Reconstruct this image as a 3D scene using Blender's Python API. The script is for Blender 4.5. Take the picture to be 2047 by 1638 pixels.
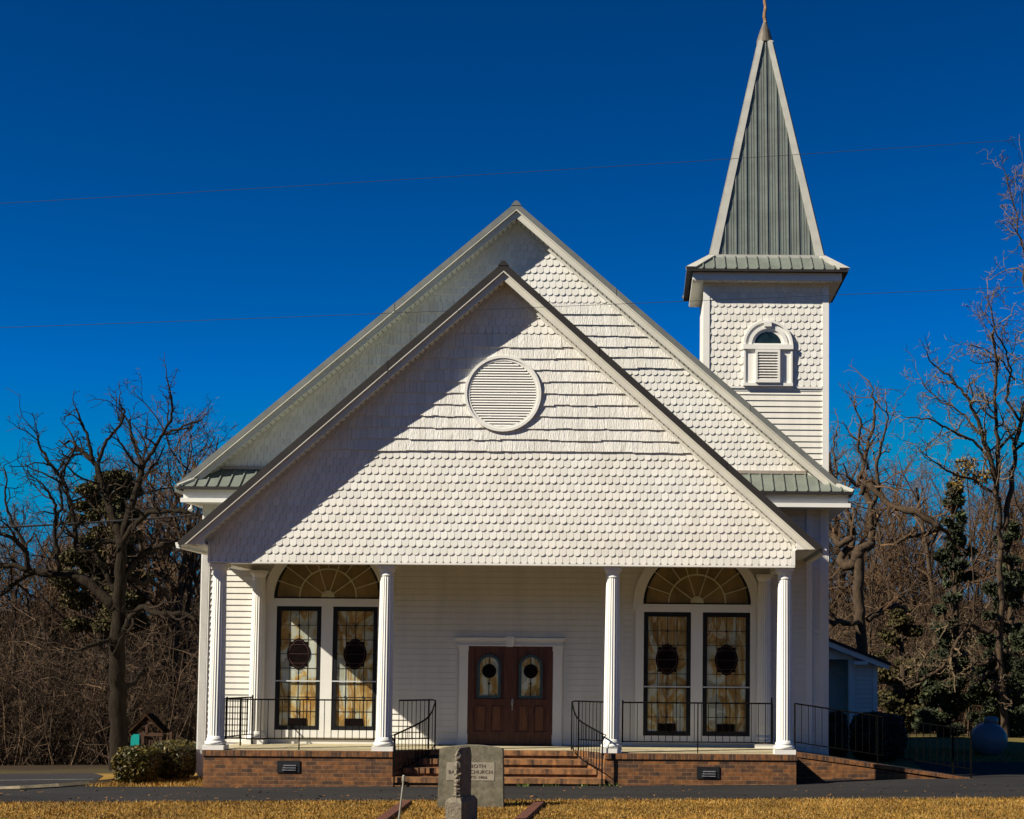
import bpy, math, random
from mathutils import Vector, Matrix, Euler
R_ = math.radians
scene = bpy.context.scene
for o in list(bpy.data.objects):
    bpy.data.objects.remove(o)

# ------------------------------------------------------------------ camera
FPX, PCX, PCY = 3200.0, 1285.0, 1115.0          # focal length and principal point in photo pixels
CAM = Vector((2.87, -32.0, 2.44))
PITCH, ROLL = math.atan(213 / 3200), 0.0082
cd = bpy.data.cameras.new('camera'); cam = bpy.data.objects.new('camera', cd)
scene.collection.objects.link(cam)
cam.location = CAM
CROT = Matrix.Rotation(math.pi / 2 + PITCH, 3, 'X') @ Matrix.Rotation(ROLL, 3, 'Z')
cam.rotation_euler = CROT.to_euler()
cd.sensor_fit = 'HORIZONTAL'; cd.sensor_width = 36
cd.lens = 36 * FPX / 2047
cd.shift_x = -(PCX - 1023.5) / 2047
cd.shift_y = (PCY - 819) / 2047
cd.clip_start, cd.clip_end = 0.1, 3000
scene.camera = cam
scene.render.resolution_x, scene.render.resolution_y = 1024, 819

# ------------------------------------------------------------------ sun, sky, exposure
SUN = Vector((-1.93, -1.0, 1.60)).normalized()   # towards the sun
sl = bpy.data.lights.new('sun', 'SUN'); so = bpy.data.objects.new('sun', sl)
scene.collection.objects.link(so)
so.rotation_euler = (-SUN).to_track_quat('-Z', 'Y').to_euler()
sl.energy, sl.angle, sl.color = 5.0, R_(0.5), (1.0, 0.925, 0.785)
world = bpy.data.worlds.new('World'); scene.world = world
world.use_nodes = True
wn, wl = world.node_tree.nodes, world.node_tree.links
bg = wn['Background']
sky = wn.new('ShaderNodeTexSky'); sky.sky_type = 'NISHITA'
sky.sun_disc = False
sky.sun_elevation = math.asin(SUN.z)
sky.sun_rotation = math.atan2(SUN.x, SUN.y)
sky.altitude, sky.air_density, sky.dust_density, sky.ozone_density = 900, 0.55, 0.0, 5.0
hs = wn.new('ShaderNodeHueSaturation'); hs.inputs['Saturation'].default_value = 1.55
hs.inputs['Hue'].default_value = 0.5
wl.new(sky.outputs[0], hs.inputs['Color'])
gm = wn.new('ShaderNodeGamma'); gm.inputs['Gamma'].default_value = 1.55
wl.new(hs.outputs[0], gm.inputs['Color'])
tint = wn.new('ShaderNodeMix'); tint.data_type = 'RGBA'; tint.blend_type = 'MULTIPLY'
tint.inputs['Factor'].default_value = 1; tint.inputs['B'].default_value = (0.7, 1.12, 0.67, 1)
wl.new(gm.outputs[0], tint.inputs['A'])
cap_ = wn.new('ShaderNodeMix'); cap_.data_type = 'RGBA'; cap_.blend_type = 'DARKEN'
cap_.inputs['Factor'].default_value = 1; cap_.inputs['B'].default_value = (0.20, 3.0, 6.2, 1)
wl.new(tint.outputs['Result'], cap_.inputs['A'])
wl.new(cap_.outputs['Result'], bg.inputs['Color'])
bg.inputs['Strength'].default_value = 0.05
vs = scene.view_settings
vs.view_transform = 'Standard'; vs.look = 'None'; vs.gamma = 1.0; vs.use_curve_mapping = False
vs.exposure = 0.70
scene.cycles.max_bounces = 6
scene.cycles.diffuse_bounces = 3
scene.cycles.transparent_max_bounces = 8


def at(px, py, Y):
    """photo pixel -> world point on the plane y = Y"""
    d = CROT @ Vector(((px - PCX) / FPX, -(py - PCY) / FPX, -1.0))
    return CAM + d * ((Y - CAM.y) / d.y)


# ------------------------------------------------------------------ materials
def principled(name):
    m = bpy.data.materials.new(name); m.use_nodes = True
    return m, m.node_tree.nodes, m.node_tree.links, m.node_tree.nodes['Principled BSDF']


def mat(name, col, rough=0.6, var=0.12, scale=4.0, bump=0.0, bscale=40.0, metal=0.0, stretch=(1, 1, 1),
        island=0.0, col2=None, spec=0.4):
    m, n, l, b = principled(name)
    b.inputs['Roughness'].default_value = rough
    b.inputs['Metallic'].default_value = metal
    b.inputs['Specular IOR Level'].default_value = spec
    tc = n.new('ShaderNodeTexCoord'); mp = n.new('ShaderNodeMapping')
    mp.inputs['Scale'].default_value = stretch
    l.new(tc.outputs['Object'], mp.inputs['Vector'])
    no = n.new('ShaderNodeTexNoise'); no.inputs['Scale'].default_value = scale
    no.inputs['Detail'].default_value = 6; no.inputs['Roughness'].default_value = 0.65
    l.new(mp.outputs[0], no.inputs['Vector'])
    mx = n.new('ShaderNodeMix'); mx.data_type = 'RGBA'
    c2 = col2 if col2 else tuple(max(0, c * (1 - 2 * var)) for c in col)
    c1 = col if col2 else tuple(min(1, c * (1 + var)) for c in col)
    mx.inputs['A'].default_value = (*c1, 1); mx.inputs['B'].default_value = (*c2, 1)
    rp = n.new('ShaderNodeValToRGB')
    rp.color_ramp.elements[0].position = 0.32; rp.color_ramp.elements[1].position = 0.72
    l.new(no.outputs['Fac'], rp.inputs['Fac']); l.new(rp.outputs['Color'], mx.inputs['Factor'])
    out = mx.outputs['Result']
    if island:
        ge = n.new('ShaderNodeNewGeometry'); mr = n.new('ShaderNodeMapRange')
        mr.inputs['To Min'].default_value = 1 - island; mr.inputs['To Max'].default_value = 1 + island * 0.6
        l.new(ge.outputs['Random Per Island'], mr.inputs['Value'])
        vm = n.new('ShaderNodeVectorMath'); vm.operation = 'SCALE'
        l.new(out, vm.inputs[0]); l.new(mr.outputs[0], vm.inputs['Scale']); out = vm.outputs[0]
    l.new(out, b.inputs['Base Color'])
    if bump:
        nb = n.new('ShaderNodeTexNoise'); nb.inputs['Scale'].default_value = bscale
        nb.inputs['Detail'].default_value = 5
        l.new(mp.outputs[0], nb.inputs['Vector'])
        bp = n.new('ShaderNodeBump'); bp.inputs['Strength'].default_value = bump
        bp.inputs['Distance'].default_value = 0.02
        l.new(nb.outputs['Fac'], bp.inputs['Height']); l.new(bp.outputs[0], b.inputs['Normal'])
    return m


def brick_mat(name, rowlock=False, c1=(0.200, 0.074, 0.017, 1)):
    m, n, l, b = principled(name)
    tc = n.new('ShaderNodeTexCoord'); sx = n.new('ShaderNodeSeparateXYZ'); cb = n.new('ShaderNodeCombineXYZ')
    ad = n.new('ShaderNodeMath'); ad.operation = 'ADD'
    l.new(tc.outputs['Object'], sx.inputs[0])
    l.new(sx.outputs['X'], ad.inputs[0]); l.new(sx.outputs['Y'], ad.inputs[1])
    l.new(ad.outputs[0], cb.inputs['X'])
    l.new(sx.outputs['Z'], cb.inputs['Y'])
    bt = n.new('ShaderNodeTexBrick')
    bt.inputs['Scale'].default_value = 1.0
    bt.inputs['Brick Width'].default_value = 0.0725 if rowlock else 0.213
    bt.inputs['Row Height'].default_value = 5.0 if rowlock else 0.0765
    bt.inputs['Mortar Size'].default_value = 0.0045
    bt.inputs['Mortar Smooth'].default_value = 0.2
    bt.inputs['Bias'].default_value = -0.12
    bt.inputs['Color1'].default_value = c1
    bt.inputs['Color2'].default_value = (0.038, 0.020, 0.013, 1)
    bt.inputs['Mortar'].default_value = (0.215, 0.12, 0.055, 1)
    l.new(cb.outputs[0], bt.inputs['Vector'])
    no = n.new('ShaderNodeTexNoise'); no.inputs['Scale'].default_value = 9; no.inputs['Detail'].default_value = 8
    l.new(tc.outputs['Object'], no.inputs['Vector'])
    mr = n.new('ShaderNodeMapRange'); mr.inputs['From Min'].default_value = 0.3; mr.inputs['From Max'].default_value = 0.7
    mr.inputs['To Min'].default_value = 0.5; mr.inputs['To Max'].default_value = 1.3
    l.new(no.outputs['Fac'], mr.inputs['Value'])
    vm = n.new('ShaderNodeVectorMath'); vm.operation = 'SCALE'
    l.new(bt.outputs['Color'], vm.inputs[0]); l.new(mr.outputs[0], vm.inputs['Scale'])
    l.new(vm.outputs[0], b.inputs['Base Color'])
    b.inputs['Roughness'].default_value = 0.85
    bp = n.new('ShaderNodeBump'); bp.inputs['Strength'].default_value = 0.6; bp.inputs['Distance'].default_value = 0.01
    bp.invert = True
    l.new(bt.outputs['Fac'], bp.inputs['Height']); l.new(bp.outputs[0], b.inputs['Normal'])
    return m


def glass_art_mat(name, seed, amber=0.5):
    """opalescent stained glass: amber and milky streaks"""
    m, n, l, b = principled(name)
    tc = n.new('ShaderNodeTexCoord'); mp = n.new('ShaderNodeMapping')
    mp.inputs['Location'].default_value = (seed * 3.7, seed * 1.3, seed * 2.1)
    mp.inputs['Scale'].default_value = (1.5, 1.5, 0.62)
    l.new(tc.outputs['Object'], mp.inputs['Vector'])
    no = n.new('ShaderNodeTexNoise'); no.inputs['Scale'].default_value = 1.6
    no.inputs['Detail'].default_value = 5; no.inputs['Distortion'].default_value = 1.6
    l.new(mp.outputs[0], no.inputs['Vector'])
    rp = n.new('ShaderNodeValToRGB'); e = rp.color_ramp.elements
    e[0].position = 0.30; e[0].color = (0.42, 0.46, 0.40, 1)
    e[1].position = 0.80; e[1].color = (0.13, 0.045, 0.012, 1)
    for p, c in ((0.43, (0.40, 0.40, 0.30)), (0.47, (0.37, 0.28, 0.12)), (0.56, (0.27, 0.14, 0.03)), (0.62, (0.42, 0.38, 0.25)), (0.70, (0.24, 0.11, 0.025))):
        q = e.new(p); q.color = (*c, 1)
    l.new(no.outputs['Fac'], rp.inputs['Fac'])
    vo = n.new('ShaderNodeTexVoronoi'); vo.distance = 'CHEBYCHEV'; vo.inputs['Scale'].default_value = 3.4
    l.new(tc.outputs['Object'], vo.inputs['Vector'])
    hv = n.new('ShaderNodeHueSaturation')
    sp = n.new('ShaderNodeSeparateColor'); l.new(vo.outputs['Color'], sp.inputs[0])
    mr = n.new('ShaderNodeMapRange'); mr.inputs['To Min'].default_value = 0.75; mr.inputs['To Max'].default_value = 1.4
    l.new(sp.outputs[0], mr.inputs['Value']); l.new(mr.outputs[0], hv.inputs['Value'])
    l.new(rp.outputs[0], hv.inputs['Color']); l.new(hv.outputs[0], b.inputs['Base Color'])
    b.inputs['Roughness'].default_value = 0.45
    b.inputs['Specular IOR Level'].default_value = 0.15
    return m


M = {}
M['white'] = mat('white_paint', (0.71, 0.68, 0.61), 0.5, 0.04, 2.0, 0.05, 60)
M['trim'] = mat('white_trim', (0.76, 0.74, 0.68), 0.45, 0.03, 1.5)
M['siding'] = mat('vinyl_siding', (0.71, 0.68, 0.60), 0.6, 0.06, 1.6, 0.05, 60, stretch=(2.2, 2.2, 0.3))
M['shingle'] = mat('shingle_paint', (0.75, 0.735, 0.685), 0.6, 0.05, 0.55, 0.15, 120, island=0.09, col2=(0.70, 0.66, 0.575), spec=0.25)
M['shake'] = mat('shake_paint', (0.75, 0.735, 0.685), 0.65, 0.05, 1.6, 0.9, 22, stretch=(3.2, 3.2, 0.16), island=0.10, col2=(0.69, 0.655, 0.58), spec=0.25)
M['rakeboard'] = mat('beige_rake_board', (0.62, 0.59, 0.50), 0.5, 0.08, 1.2)
M['soffit'] = mat('soffit_vinyl', (0.60, 0.58, 0.52), 0.5, 0.05, 2)
M['bronze'] = mat('dark_roof_trim', (0.028, 0.024, 0.022), 0.55, 0.15, 3, spec=0.25)
M['metal'] = mat('green_grey_metal', (0.20, 0.222, 0.188), 0.42, 0.12, 2.5, 0.05, 30, metal=0.25)
M['ridge'] = mat('pale_metal_cap', (0.44, 0.43, 0.375), 0.45, 0.08, 3)
M['flash'] = mat('brown_flashing', (0.34, 0.29, 0.24), 0.5, 0.1, 4)
M['brick'] = brick_mat('red_brown_brick'); M['rowlock'] = brick_mat('rowlock_brick', True); M['sunlit_steprow'] = brick_mat('sunlit_step_brick', True, (0.33, 0.145, 0.045, 1))  # step copy is lighter, more orange: sunlight put into the brick colour
M['concrete'] = mat('porch_concrete', (0.42, 0.36, 0.22), 0.85, 0.15, 6, 0.15, 80)
M['iron'] = mat('black_iron', (0.005, 0.0045, 0.004), 0.65, 0.3, 12, spec=0.06)
M['frame'] = mat('dark_window_frame', (0.011, 0.012, 0.013), 0.5, 0.25, 5, spec=0.2)
M['lead'] = mat('lead_came', (0.02, 0.018, 0.015), 0.5, 0.2, 10)
M['ruby'] = mat('dark_ruby_glass', (0.007, 0.0035, 0.003), 0.6, 0.4, 9, spec=0.05)
M['rubyline'] = mat('pink_leading', (0.11, 0.055, 0.05), 0.5, 0.2, 8)
M['alu'] = mat('storm_bar', (0.55, 0.58, 0.58), 0.35, 0.05, 4)
M['wood'] = mat('stained_door_wood', (0.105, 0.036, 0.016), 0.42, 0.3, 5, 0.08, 30, stretch=(6, 6, 0.6))
M['wood2'] = mat('lighter_door_wood', (0.16, 0.062, 0.024), 0.42, 0.3, 5, 0.08, 30, stretch=(6, 6, 0.6))
M['teal'] = mat('teal_came', (0.035, 0.075, 0.085), 0.35, 0.2, 8)
M['brass'] = mat('door_hardware', (0.55, 0.50, 0.42), 0.3, 0.1, 8, metal=0.9)
M['darkglass'] = mat('dark_green_glass', (0.012, 0.022, 0.022), 0.15, 0.4, 6)
M['ventdark'] = mat('painted_vent_shade', (0.10, 0.095, 0.09), 0.8, 0.1, 4)
M['black'] = mat('black_vent', (0.012, 0.012, 0.013), 0.5, 0.2, 20)
M['grey'] = mat('vent_slat', (0.10, 0.10, 0.11), 0.5, 0.2, 20)
M['fin'] = mat('rusty_finial', (0.30, 0.17, 0.08), 0.7, 0.4, 26, 0.3, 60)
M['cone'] = mat('weathered_copper_cap', (0.125, 0.105, 0.075), 0.6, 0.2, 6)
M['asphalt'] = mat('asphalt', (0.036, 0.034, 0.033), 0.95, 0.25, 0.9, 0.6, 160, spec=0.12, stretch=(0.35, 1.2, 1), col2=(0.020, 0.019, 0.019))
M['stripe'] = mat('faded_paint', (0.17, 0.165, 0.15), 0.8, 0.25, 8)
M['kerb'] = mat('kerb_concrete', (0.26, 0.21, 0.13), 0.85, 0.2, 5, 0.2, 60)
M['stone'] = mat('weathered_granite', (0.165, 0.148, 0.10), 0.85, 0.25, 9, 0.35, 90)
M['plaque'] = mat('pale_plaque_stone', (0.30, 0.265, 0.20), 0.8, 0.12, 12, 0.1, 90)
M['letter'] = mat('engraved_letter', (0.085, 0.055, 0.040), 0.8, 0.2, 20)
M['roughstone'] = mat('rough_grey_stone', (0.22, 0.185, 0.135), 0.95, 0.3, 10, 1.0, 26, col2=(0.10, 0.088, 0.066), spec=0.2)
M['terracotta'] = mat('painted_red_kerb', (0.105, 0.032, 0.016), 0.8, 0.2, 6, 0.2, 40)
M['galv'] = mat('galvanised_pipe', (0.30, 0.29, 0.24), 0.5, 0.2, 14, metal=0.4)
M['wire'] = mat('weathered_wire', (0.030, 0.040, 0.052), 0.6, 0.1, 10)
M['cable'] = mat('black_cable', (0.012, 0.012, 0.014), 0.6, 0.1, 10)
M['bark'] = mat('grey_brown_bark', (0.078, 0.047, 0.023), 0.95, 0.3, 5, 1.0, 9, stretch=(3, 3, 0.6), col2=(0.020, 0.014, 0.009))
M['darkbark'] = mat('dark_oak_bark', (0.030, 0.022, 0.014), 0.95, 0.35, 5, 1.0, 9, stretch=(3, 3, 0.6), col2=(0.008, 0.006, 0.004), spec=0.1)
M['twig'] = mat('brown_twig', (0.128, 0.070, 0.031), 0.9, 0.3, 2, island=0.45)
M['paletwig'] = mat('pale_twig', (0.150, 0.103, 0.056), 0.9, 0.3, 2, island=0.5)
M['thicket'] = mat('thicket_stems', (0.090, 0.053, 0.026), 0.9, 0.3, 0.5, island=0.85)
M['oaktwig'] = mat('dark_oak_twig', (0.034, 0.024, 0.016), 0.9, 0.3, 2, island=0.4, spec=0.1)
M['leaf_oak'] = mat('evergreen_leaf', (0.070, 0.066, 0.024), 0.75, 0.4, 0.8, island=0.6, col2=(0.078, 0.056, 0.024), spec=0.12)
M['leaf_pine'] = mat('pine_needle', (0.036, 0.044, 0.014), 0.75, 0.4, 0.7, island=0.6)
M['leaf_gold'] = mat('yellow_leaf', (0.20, 0.125, 0.022), 0.7, 0.3, 1, island=0.4)
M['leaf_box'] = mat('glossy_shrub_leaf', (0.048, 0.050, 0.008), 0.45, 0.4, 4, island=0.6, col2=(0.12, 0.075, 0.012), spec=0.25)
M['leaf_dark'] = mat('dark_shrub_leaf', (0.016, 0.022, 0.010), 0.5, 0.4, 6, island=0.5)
M['teal_plastic'] = mat('teal_slide_plastic', (0.01, 0.30, 0.26), 0.3, 0.05, 3)
M['playwood'] = mat('playset_wood', (0.062, 0.024, 0.008), 0.7, 0.25, 6)
M['playroof'] = mat('playset_roof_board', (0.042, 0.022, 0.010), 0.9, 0.25, 6, spec=0.05)
M['tank'] = mat('tank_paint', (0.17, 0.18, 0.195), 0.35, 0.08, 3)
M['annexroof'] = mat('dark_shingle_roof', (0.02, 0.02, 0.022), 0.8, 0.2, 10)
M['lamp'] = mat('lamp_glass', (0.85, 0.85, 0.82), 0.2, 0.02, 3)


def grass_mat():
    m, n, l, b = principled('dry_grass_blades')
    ge = n.new('ShaderNodeNewGeometry'); rp = n.new('ShaderNodeValToRGB'); e = rp.color_ramp.elements
    e[0].position = 0; e[0].color = (0.44, 0.225, 0.038, 1); e[1].position = 1; e[1].color = (0.10, 0.085, 0.016, 1)
    for p, c in ((0.3, (0.33, 0.17, 0.03)), (0.5, (0.17, 0.095, 0.018)), (0.68, (0.27, 0.17, 0.045)), (0.85, (0.48, 0.31, 0.10))):
        q = e.new(p); q.color = (*c, 1)
    tc = n.new('ShaderNodeTexCoord'); no = n.new('ShaderNodeTexNoise'); no.inputs['Scale'].default_value = 0.9
    no.inputs['Detail'].default_value = 4
    l.new(tc.outputs['Object'], no.inputs['Vector'])
    mr = n.new('ShaderNodeMapRange'); mr.inputs['From Min'].default_value = 0.3; mr.inputs['From Max'].default_value = 0.7
    mr.inputs['To Min'].default_value = 0.5; mr.inputs['To Max'].default_value = 1.15
    l.new(no.outputs['Fac'], mr.inputs['Value'])
    vm = n.new('ShaderNodeVectorMath'); vm.operation = 'SCALE'
    l.new(ge.outputs['Random Per Island'], rp.inputs['Fac'])
    l.new(rp.outputs['Color'], vm.inputs[0]); l.new(mr.outputs[0], vm.inputs['Scale'])
    l.new(vm.outputs[0], b.inputs['Base Color']); b.inputs['Roughness'].default_value = 0.8
    b.inputs['Specular IOR Level'].default_value = 0.2
    return m


def ground_mat():
    m, n, l, b = principled('lawn_and_leaf_litter')
    tc = n.new('ShaderNodeTexCoord'); sx = n.new('ShaderNodeSeparateXYZ'); l.new(tc.outputs['Object'], sx.inputs[0])

    def noise(s, d=6):
        k = n.new('ShaderNodeTexNoise'); k.inputs['Scale'].default_value = s; k.inputs['Detail'].default_value = d
        l.new(tc.outputs['Object'], k.inputs['Vector']); return k.outputs['Fac']

    def mix(f, a, c):
        k = n.new('ShaderNodeMix'); k.data_type = 'RGBA'; l.new(f, k.inputs['Factor'])
        for nm, v in (('A', a), ('B', c)):
            if isinstance(v, tuple): k.inputs[nm].default_value = (*v, 1)
            else: l.new(v, k.inputs[nm])
        return k.outputs['Result']

    def ramp(f, a, c):
        k = n.new('ShaderNodeMapRange'); k.inputs['From Min'].default_value = a; k.inputs['From Max'].default_value = c
        l.new(f, k.inputs['Value']); return k.outputs[0]
    lawn = mix(ramp(noise(1.1), 0.35, 0.65), (0.24, 0.125, 0.020), (0.13, 0.08, 0.014))
    lawn = mix(ramp(noise(30), 0.4, 0.7), lawn, (0.32, 0.18, 0.035))
    litter = mix(ramp(noise(0.25), 0.42, 0.62), (0.035, 0.024, 0.014), (0.065, 0.055, 0.018))
    litter = mix(ramp(noise(6), 0.4, 0.7), litter, (0.05, 0.032, 0.018))
    green = mix(ramp(noise(0.8), 0.35, 0.65), (0.10, 0.095, 0.025), (0.17, 0.12, 0.035))
    far = ramp(sx.outputs['Y'], 4.0, 5.0)
    right = ramp(sx.outputs['X'], 4, 9)
    far_r = ramp(sx.outputs['Y'], 22, 48)
    fr = n.new('ShaderNodeMix'); fr.data_type = 'FLOAT'
    l.new(right, fr.inputs['Factor']); l.new(far, fr.inputs['A']); l.new(far_r, fr.inputs['B'])
    near = mix(ramp(sx.outputs['Y'], 3, 6), mix(ramp(sx.outputs['Y'], -28, -31), lawn, litter), green)  # dark litter behind the camera is added, unseen, to lessen ground bounce
    l.new(mix(fr.outputs['Result'], near, litter), b.inputs['Base Color'])
    b.inputs['Roughness'].default_value = 0.95; b.inputs['Specular IOR Level'].default_value = 0.1
    return m


M['grass'] = grass_mat(); M['ground'] = ground_mat()
for k in range(4):
    M['art%d' % k] = glass_art_mat('stained_glass_%s' % 'abcd'[k], k + 1)


# ------------------------------------------------------------------ mesh helpers
class MB:
    def __init__(s): s.v = []; s.f = []; s.smooth = False

    def add(s, vs, fs):
        o = len(s.v); s.v.extend(vs); s.f.extend([tuple(i + o for i in f) for f in fs]); return s

    def box(s, x0, x1, y0, y1, z0, z1):
        return s.add([(x0, y0, z0), (x1, y0, z0), (x1, y1, z0), (x0, y1, z0), (x0, y0, z1), (x1, y0, z1), (x1, y1, z1), (x0, y1, z1)],
                     [(0, 3, 2, 1), (4, 5, 6, 7), (0, 1, 5, 4), (1, 2, 6, 5), (2, 3, 7, 6), (3, 0, 4, 7)])

    def _ext(s, a, b):
        n = len(a); s.add(list(a) + list(b), [tuple(range(n)), tuple(range(2 * n - 1, n - 1, -1))] + [(i, i + n, (i + 1) % n + n, (i + 1) % n) for i in range(n)])
        return s

    def ext(s, poly, y0, y1):      # (x, z) polygon extruded along y
        return s._ext([(x, y0, z) for x, z in poly], [(x, y1, z) for x, z in poly])

    def extx(s, poly, x0, x1):     # (y, z) polygon extruded along x
        return s._ext([(x0, y, z) for y, z in poly], [(x1, y, z) for y, z in poly])

    def extz(s, poly, z0, z1):
        return s._ext([(x, y, z0) for x, y in poly], [(x, y, z1) for x, y in poly])

    def hexa(s, b, t):
        return s.add(list(b) + list(t), [(0, 3, 2, 1), (4, 5, 6, 7), (0, 1, 5, 4), (1, 2, 6, 5), (2, 3, 7, 6), (3, 0, 4, 7)])

    def tube(s, pts, rad, k=6, cap=True):
        pts = [Vector(p) for p in pts]; n = len(pts)
        if not isinstance(rad, (list, tuple)): rad = [rad] * n
        d = (pts[1] - pts[0]).normalized()
        u = d.orthogonal().normalized()
        o = len(s.v)
        cs = [(math.cos(2 * math.pi * j / k), math.sin(2 * math.pi * j / k)) for j in range(k)]
        for i in range(n):
            if 0 < i < n - 1: d = (pts[i + 1] - pts[i - 1]).normalized()
            elif i: d = (pts[i] - pts[i - 1]).normalized()
            u = (u - d * u.dot(d))
            u = u.normalized() if u.length > 1e-6 else d.orthogonal().normalized()
            w = d.cross(u); p = pts[i]; r = rad[i]
            for c, q in cs:
                a = u * (c * r); e = w * (q * r)
                s.v.append((p.x + a.x + e.x, p.y + a.y + e.y, p.z + a.z + e.z))
        for i in range(n - 1):
            for j in range(k):
                a = o + i * k + j; b_ = o + i * k + (j + 1) % k
                s.f.append((a, b_, b_ + k, a + k))
        if cap:
            s.f.append(tuple(o + j for j in reversed(range(k))))
            s.f.append(tuple(o + (n - 1) * k + j for j in range(k)))
        return s

    def lathe(s, cx, cy, prof, k=24, flute=0.0):
        o = len(s.v); n = len(prof)
        for r, z in prof:
            for j in range(k):
                q = r * (1 - flute * (j % 2)); a = 2 * math.pi * j / k
                s.v.append((cx + q * math.cos(a), cy + q * math.sin(a), z))
        for i in range(n - 1):
            for j in range(k):
                a = o + i * k + j; b_ = o + i * k + (j + 1) % k
                s.f.append((a, b_, b_ + k, a + k))
        s.f.append(tuple(o + j for j in reversed(range(k)))); s.f.append(tuple(o + (n - 1) * k + j for j in range(k)))
        return s

    def arch(s, cx, cz, r0, r1, y0, y1, a0=0.0, a1=180.0, k=28):   # ring segment in the xz plane
        for i in range(k):
            t0 = R_(a0 + (a1 - a0) * i / k); t1 = R_(a0 + (a1 - a0) * (i + 1) / k)
            s.ext([(cx + r0 * math.cos(t0), cz + r0 * math.sin(t0)), (cx + r1 * math.cos(t0), cz + r1 * math.sin(t0)),
                   (cx + r1 * math.cos(t1), cz + r1 * math.sin(t1)), (cx + r0 * math.cos(t1), cz + r0 * math.sin(t1))], y0, y1)
        return s


OFF = {}


def link(name, mb, m, parent=None, smooth=None):
    off = OFF.get(parent.name, Vector()) if parent else Vector()
    me = bpy.data.meshes.new(name)
    vs_ = mb.v if off.length == 0 else [(x - off.x, y - off.y, z - off.z) for x, y, z in mb.v]
    me.from_pydata(vs_, [], mb.f); me.update()
    me.materials.append(m)
    if smooth if smooth is not None else mb.smooth:
        me.polygons.foreach_set('use_smooth', [True] * len(me.polygons))
    o = bpy.data.objects.new(name, me); scene.collection.objects.link(o)
    if parent: o.parent = parent
    OFF[o.name] = off
    return o


def tag(o, label=None, cat=None, group=None, kind=None):
    if label: o['label'] = label
    if cat: o['category'] = cat
    if group: o['group'] = group
    if kind: o['kind'] = kind
    return o


def thing(name, loc, label, cat, group=None):
    o = bpy.data.objects.new(name, None); scene.collection.objects.link(o)
    o.location = loc; o.empty_display_size = 0.3
    OFF[o.name] = Vector(loc)
    return tag(o, label, cat, group)


def copy_tree(o, parent=None):
    c = o.copy(); scene.collection.objects.link(c)
    if parent: c.parent = parent
    for ch in list(o.children): copy_tree(ch, c)
    return c


# ------------------------------------------------------------------ terrain
def sm(a, b, t):
    t = max(0.0, min(1.0, (t - a) / (b - a))); return t * t * (3 - 2 * t)


def gz(x, y):
    base = max(-0.36, min(0.12, 0.0125 * x - 0.01))
    base *= 1 - 0.5 * sm(-8, -20, y)
    left = sm(-3.0, -9.0, x)
    right = 1 - left
    dl = -1.25 * sm(4.2, 20, y) - 1.3 * sm(20, 56, y)
    dr = -0.9 * sm(12, 50, y)
    hill = 10.5 * sm(78, 150, y) + 24.0 * sm(-55, -130, y)  # second rise is unseen behind the camera, added to block low blue sky
    return base + left * dl + right * dr + hill + 0.03 * math.sin(x * 0.9 + y * 0.4) * sm(6, 14, y)


def axis(vals):
    out = []
    for a, b, st in vals:
        n = max(1, int(round((b - a) / st)))
        out += [a + (b - a) * i / n for i in range(n)]
    out.append(vals[-1][1]); return out


def sheet(xs, ys, dz, hf=gz):
    mb = MB(); nx = len(xs)
    for y in ys:
        for x in xs: mb.v.append((x, y, hf(x, y) + dz))
    for j in range(len(ys) - 1):
        for i in range(nx - 1):
            a = j * nx + i; mb.f.append((a, a + 1, a + nx + 1, a + nx))
    mb.smooth = True
    return mb


xs = axis([(-500, -60, 44), (-60, -20, 4), (-20, 20, 1), (20, 60, 4), (60, 500, 44)])
ys = axis([(-400, -140, 40), (-140, -60, 8), (-60, -10, 5), (-10, 8, 0.75), (8, 30, 1.5), (30, 110, 5), (110, 180, 7), (180, 700, 52)])
tag(link('ground', sheet(xs, ys, 0), M['ground']), kind='structure')

rnd = random.Random(7)
# asphalt drive in front of the church, widening into the lot on the left and round the ramp on the right
dx = axis([(-60, -20, 4), (-20, 20, 0.5), (20, 60, 4)])
mb = MB()


def drive_back(x):
    if x < -9.4: return 4.4
    if x < -7.9: return 4.4 + (0.25 - 4.4) * sm(-9.4, -8.0, x)
    if x > 9.4: return 7.2
    if x > 5.9: return 1.7
    return 0.25


rows = 9
edge = {x: -3.3 + 0.05 * math.sin(x * 3.1) + 0.05 * math.sin(x * 1.3 + 1) + rnd.uniform(-.02, .02) for x in dx}
for j in range(rows):
    for x in dx:
        y = edge[x] + (drive_back(x) - edge[x]) * j / (rows - 1)
        mb.v.append((x, y, gz(x, y) + 0.012))
nx = len(dx)
for j in range(rows - 1):
    for i in range(nx - 1):
        a = j * nx + i; mb.f.append((a, a + 1, a + nx + 1, a + nx))
mb.smooth = True
tag(link('driveway', mb, M['asphalt']), kind='structure')
# unseen asphalt strip added to cut ground bounce, between the churchyard and the camera
tag(link('unseen_asphalt', sheet(axis([(-400, -60, 40), (-60, 60, 6), (60, 400, 40)]), axis([(-29, -9.6, 3)]), 0.012), M['asphalt']), kind='structure')
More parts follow.
